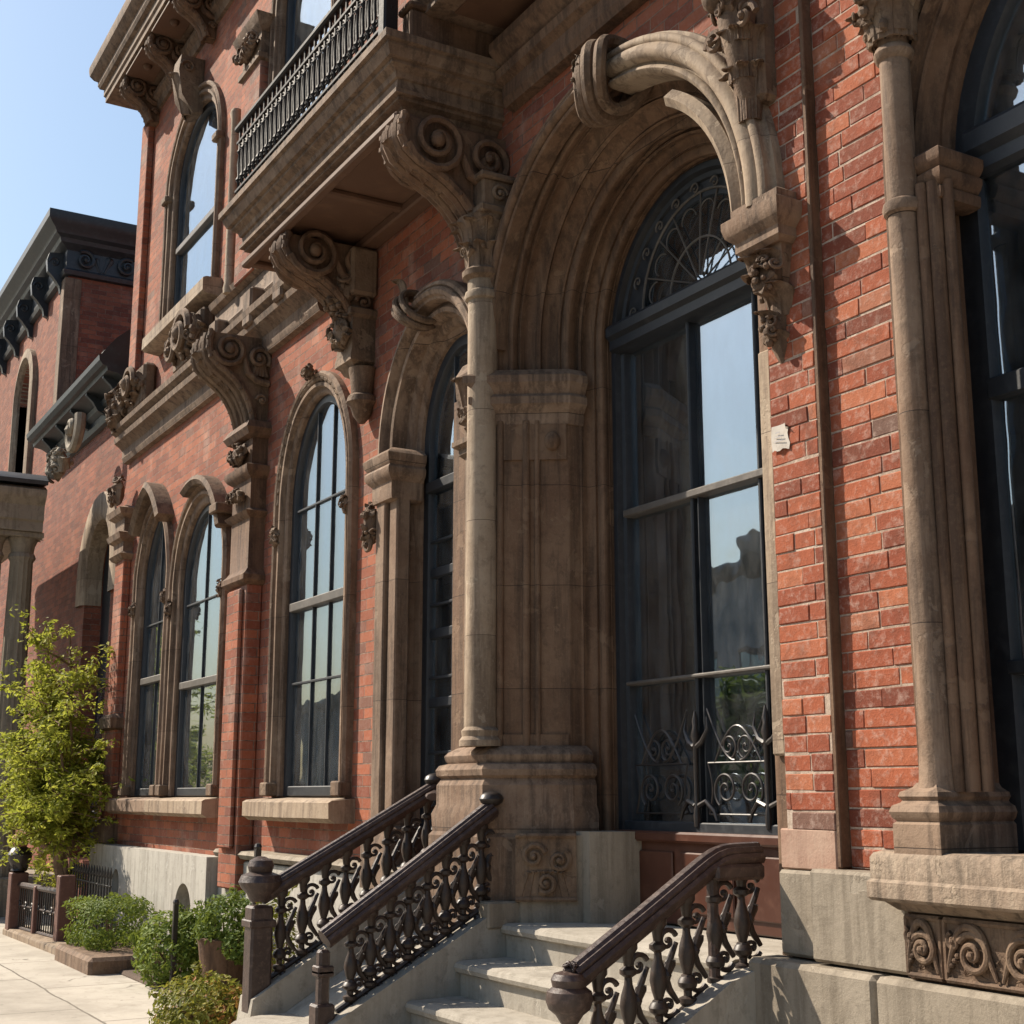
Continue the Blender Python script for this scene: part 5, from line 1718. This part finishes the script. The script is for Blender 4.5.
b = MB()
b.box(-15.3, -12.9, -.80, -.50, G - .05, G + .07, .02)
for i in range(len(b.v)):
    x, y, z = b.v[i]
    b.v[i] = (x, y + .09 * (x + 14) * .3, z)
o = b.build('fence_kerb', 'pale'); tag(o, 'low pale stone kerb under the dark scrolled fence', 'kerb')
b = MB()
b.box(-12.75, -11.5, -.86, -.10, G - .05, G + .13, .03)
o = b.build('planter_kerb', 'brown'); tag(o, 'raised brown stone planter edge below the clipped boxwood', 'planter')
b = MB(); b.box(-14.6, -7.6, -.62, -.02, G - .04, G + .03, .02)
o = b.build('flower_bed', 'soil', smooth=0); tag(o, kind='structure')

# ------------------------------------------------------------------ foliage
def leaves(mb, c, r, n, size, rnd, shell=.55, flat=0, box=False, up=.5):
    tone = rnd.gauss(.5, .13)
    for _ in range(n):
        d = Vector((rnd.gauss(0, 1), rnd.gauss(0, 1), rnd.gauss(0, 1))).normalized()
        if box:
            e = .55
            d = Vector([math.copysign(abs(q) ** e, q) for q in d])
            d /= max(abs(d.x), abs(d.y), abs(d.z), .9)
        q = shell + (1 - shell) * rnd.random() ** .6
        lump = 1 + .16 * noise.noise(Vector((d.x * 2.3 + c[0], d.y * 2.3 + c[1], d.z * 2.3)))
        p = Vector((c[0] + d.x * r[0] * q * lump, c[1] + d.y * r[1] * q * lump, c[2] + d.z * r[2] * q * lump))
        nrm = (d + Vector((rnd.gauss(0, .6), rnd.gauss(0, .6), rnd.gauss(0, .6) + up))).normalized()
        ax = nrm.cross(Vector((rnd.gauss(0, 1), rnd.gauss(0, 1), rnd.gauss(0, 1))))
        if ax.length < .01:
            continue
        ax.normalize()
        bx = nrm.cross(ax)
        s_ = size * rnd.uniform(.65, 1.35)
        mb.tint = min(1, max(0.002, rnd.gauss(tone, .22)))
        w_ = s_ * .42
        mb.add([p - ax * s_, p - ax * s_ * .2 + bx * w_ + nrm * w_ * .25, p + ax * s_, p - ax * s_ * .2 - bx * w_ + nrm * w_ * .25, p - ax * .2 * s_ - nrm * w_ * .1],
               [[0, 1, 4], [1, 2, 4], [2, 3, 4], [3, 0, 4]])

def shrub(label, name, c, r, n, size, mat, seed, box=False, extra=()):
    t = thing(name, label, 'shrub', (c[0], c[1], G))
    rn = random.Random(seed)
    mb = MB()
    leaves(mb, c, r, n, size, rn, box=box)
    for (dx, dy, dz, q) in extra:
        leaves(mb, (c[0] + dx, c[1] + dy, c[2] + dz), (r[0] * q, r[1] * q, r[2] * q), int(n * q * q), size, rn)
    for _ in range(4 if box else 9):
        d = Vector((rn.gauss(0, 1), rn.gauss(0, 1), abs(rn.gauss(.4, .7)))).normalized()
        q = Vector((c[0] + d.x * r[0], c[1] + d.y * r[1], c[2] + d.z * r[2]))
        leaves(mb, q + d * .02, (.05, .05, .06), rn.randrange(14, 34), size, rn, shell=0)
    mb.build('foliage', mat, t, smooth=0)
    mb = MB()
    for i in range(9):
        a = rn.uniform(0, 2 * PI)
        e = Vector((c[0] + r[0] * .7 * math.cos(a), c[1] + r[1] * .7 * math.sin(a), c[2] + r[2] * rn.uniform(-.1, .6)))
        mb.tube([(c[0] + .04 * math.cos(a), c[1] + .04 * math.sin(a), G - .02), ((c[0] + e.x) / 2, (c[1] + e.y) / 2, (G + e.z) / 2 + .05), e], [.012, .009, .004], 5)
    mb.build('stem', 'bark', t)
    return t
shrub('neatly clipped round-cornered boxwood on the brown planter edge', 'boxwood', (-12.35, -.50, .58), (.46, .30, .21), 4200, .020, 'leaf_box', 1, box=True)
shrub('loose green shrub between the boxwood and the thin iron stake', 'garden_shrub', (-10.55, -.48, .50), (.38, .28, .30), 3000, .024, 'leaf_box', 2, extra=((.15, .1, .12, .6),))
shrub('round green bush growing out of the brown pot beside the plinth', 'garden_shrub', (-9.85, -.30, .74), (.27, .24, .22), 2200, .022, 'leaf_box', 3, extra=((.30, .0, -.12, .55),))
shrub('yellow-green bush with reddish tips in front, beside the pavement', 'garden_shrub', (-8.45, -.90, .34), (.38, .30, .25), 3000, .022, 'leaf_gold', 4, extra=((-.20, .0, -.12, .6), (.22, .1, .04, .6)))
shrub('thin leafy climber rising against the newel post of the far railing', 'climber', (-7.95, -.65, .75), (.12, .14, .40), 800, .022, 'leaf_gold', 5, extra=((.3, .4, -.2, .8),))
b = MB()
b.lathe(-9.85, -.30, [(.0, G), (.14, G), (.16, G + .06), (.20, G + .36), (.215, G + .40), (.19, G + .41), (.17, G + .36), (.0, G + .34)], 20)
o = b.build('flower_pot', 'brown_dk'); tag(o, 'brown tapered pot holding the round green bush', 'pot')
def stake(x, y, h_, r_, lab, lean=0):
    b = MB()
    b.box(x - r_, x + r_, y - r_, y + r_, G, G + h_, .004)
    for i in range(len(b.v)):
        p = b.v[i]
        b.v[i] = (p[0] + lean * (p[2] - G), p[1], p[2])
    b.ball((x + lean * h_, y, G + h_ + .01), r_ * 1.4, 8)
    o = b.build('iron_stake', 'iron'); tag(o, lab, 'post', 'iron stakes among the shrubs')
stake(-10.25, -.56, .62, .018, 'short dark stake in front of the loose green shrub')
stake(-9.05, -.40, 1.05, .020, 'taller dark leaning stake between the brown pot and the far newel', .05)

# tree
TR = thing('young_tree', 'slender yellow-green street tree with a brown trunk at the left edge', 'tree', (-14.75, -.45, G))
rn = random.Random(11)
tb = MB()
base = Vector((-14.55, -.42, G - .05))
def limb(p0, p1, r0, r1, n=6, wig=.05):
    pts, rs = [], []
    for i in range(n + 1):
        q = i / n
        p = p0.lerp(p1, q) + Vector((rn.gauss(0, wig), rn.gauss(0, wig), 0)) * math.sin(PI * q)
        pts.append(p); rs.append(r0 + (r1 - r0) * q)
    tb.tube(pts, rs, 8)
    return pts
t0 = limb(base, base + Vector((-.05, -.02, 1.15)), .085, .06, wig=.02)
ends = []
for (dx, dy, dz) in ((-.75, -.1, 2.7), (-.15, .0, 2.2), (-.55, -.35, 2.0), (.18, -.15, 1.9), (-1.0, -.2, 1.9), (-1.3, 0, 2.6), (-.9, .1, 3.2), (.12, -.1, 1.4), (-.5, -.3, 1.3), (-1.1, -.2, 1.5)):
    st = t0[3 + rn.randrange(3)]
    pts = limb(st, base + Vector((dx, dy, dz)), .04, .012, 7, .06)
    ends.append(pts)
    for j in (3, 4, 5, 6):
        e = pts[j] + Vector((rn.gauss(0, .28), rn.gauss(0, .22), rn.uniform(-.1, .35)))
        ends.append(limb(pts[j], e, .014, .005, 4, .03))
for pts in list(ends):
    for j in range(2, len(pts)):
        for _ in range(2):
            e = pts[j] + Vector((rn.gauss(0, .32), rn.gauss(0, .24), rn.uniform(-.20, .32)))
            ends.append(limb(pts[j], e, .006, .003, 3, .02))
for _ in range(60):
    p = base + Vector((rn.uniform(-1.3, .35), rn.uniform(-.35, .25), rn.uniform(.55, 2.4)))
    e = p + Vector((rn.gauss(0, .28), rn.gauss(0, .2), rn.uniform(-.15, .2)))
    ends.append(limb(p, e, .006, .003, 4, .03))
mb = MB()
for pts in ends:
    for p in pts[len(pts) // 3:]:
        s_ = rn.uniform(.06, .17)
        leaves(mb, p, (s_ * 1.2, s_, s_ * .7), int(rn.uniform(6, 30)), rn.uniform(.026, .038), rn, shell=.0, up=1.1)
tb.build_one('trunk', 'bark', TR)
mb.build('crown', 'leaf_tree', TR, smooth=0)

# ------------------------------------------------------------------ notice on the bricks
b = MB()
rings = []
zc, xc = 3.06, -4.05
for i in range(7):
    u = i / 6
    col_ = []
    for j in range(6):
        v = j / 5
        x = -4.105 + .095 * u + (.006 * math.sin(v * 9) if i == 6 else 0)
        z = 3.00 + .105 * v + (.005 * math.sin(u * 11) if j == 0 else 0) - (.02 if (i == 6 and j == 5) else 0)
        y = -.064 - .004 * math.sin(u * 4 + v * 3) - (.012 if (i == 6 and j == 5) else 0)
        col_.append((x, y, z))
    rings.append(col_)
b.grid(rings)
b.grid([[(x, y + .0012, z) for x, y, z in r] for r in rings])
o = b.build('paper_notice', 'paper')
b = MB()
for i in range(3):
    b.box(-4.085 + .004 * i, -4.035 - .008 * i, -.0705, -.0695, 3.035 + .018 * i, 3.039 + .018 * i, 0)
b.build_one('faded_print', 'ink', o, smooth=0)
tag(o, 'small torn white paper notice pasted on the brick pilaster', 'notice')

# ------------------------------------------------------------------ across the street (seen in the panes)
def far_house(x0, x1, h_, label, mat, seed):
    rn = random.Random(seed)
    t = thing('street_house', label, 'house', ((x0 + x1) / 2, -24, G))
    wins = []
    n = max(2, int((x1 - x0) / 2.6))
    for i in range(n):
        xc = x0 + (x1 - x0) * (i + .5) / n
        z = 1.2
        while z + 2.2 < h_:
            wins.append((xc, z))
            z += 3.2
    b = MB()
    b.plate([(x0, .1), (x1, .1), (x1, h_), (x0, h_)], [[(x - .5, z), (x - .5, z + 1.8), (x + .5, z + 1.8), (x + .5, z)] for x, z in wins], -24.3, -24)
    b.box(x0, x1, -32, -24.3, .1, h_ - .1, 0)
    b.build('wall', mat, t, smooth=0)
    b = MB()
    b.run_x([(-24, h_ - .5), (-23.9, h_ - .45), (-23.6, h_ - .2), (-23.5, h_ + .1), (-24, h_ + .15)], x0, x1)
    for i in range(2):
        xc = x0 + (x1 - x0) * (.2 + .55 * i)
        b.box(xc - .45, xc + .45, -27, -26, h_ - .2, h_ + 1.6, .02)
    b.build('cornice', 'lime', t)
    b = MB()
    for x, z in wins:
        b.box(x - .5, x + .5, -24.2, -24.15, z, z + 1.8, 0)
    b.build('window_glass', 'glass', t, smooth=0)
    b = MB()
    for x, z in wins:
        b.box(x - .62, x + .62, -24.02, -23.9, z - .12, z, .01)
        b.box(x - .60, x + .60, -24.02, -23.94, z + 1.8, z + 2.0, .01)
    b.build('sill', 'pale', t)
far_house(-30, -22.5, 7.6, 'brown brick house across the street, reflected in the entrance panes', 'brick_far', 1)
far_house(-38, -30.2, 9.0, 'tall house across the street beside the lower reflected one', 'render', 2)
far_house(-52, -38.3, 7.2, 'long low brick house across the street', 'brick_nb', 3)
far_house(-72, -52.3, 6.4, 'lowest house at the far end of the opposite side', 'lime', 4)
far_house(-22.2, -12, 8.2, 'brick house opposite the right hand window', 'brick_far', 5)
def far_tree(x, y, h_, label, seed):
    rn = random.Random(seed)
    t = thing('street_tree', label, 'tree', (x, y, G))
    b = MB(); b.tube([(x, y, .1), (x + .1, y, h_ * .35), (x, y + .1, h_ * .7)], [.18, .14, .06], 8)
    for i in range(6):
        a = i * 1.05
        b.tube([(x + .08, y, h_ * .38), (x + math.cos(a) * h_ * .2, y + math.sin(a) * h_ * .2, h_ * (.55 + .05 * i))], [.07, .02], 6)
    b.build('trunk', 'bark', t)
    b = MB()
    for i in range(22):
        d = Vector((rn.gauss(0, 1), rn.gauss(0, 1), rn.gauss(0, .8))).normalized() * rn.uniform(.3, 1)
        leaves(b, (x + d.x * h_ * .26, y + d.y * h_ * .26, h_ * .66 + d.z * h_ * .26), (h_ * .12,) * 3, 110, .14, rn, shell=.2)
    b.build('crown', 'leaf_far', t, smooth=0)
far_tree(-22.5, -13.8, 4.6, 'round green tree across the street, reflected in the entrance panes', 3)
far_tree(-40, -17.5, 5.5, 'green tree farther along the opposite side', 4)
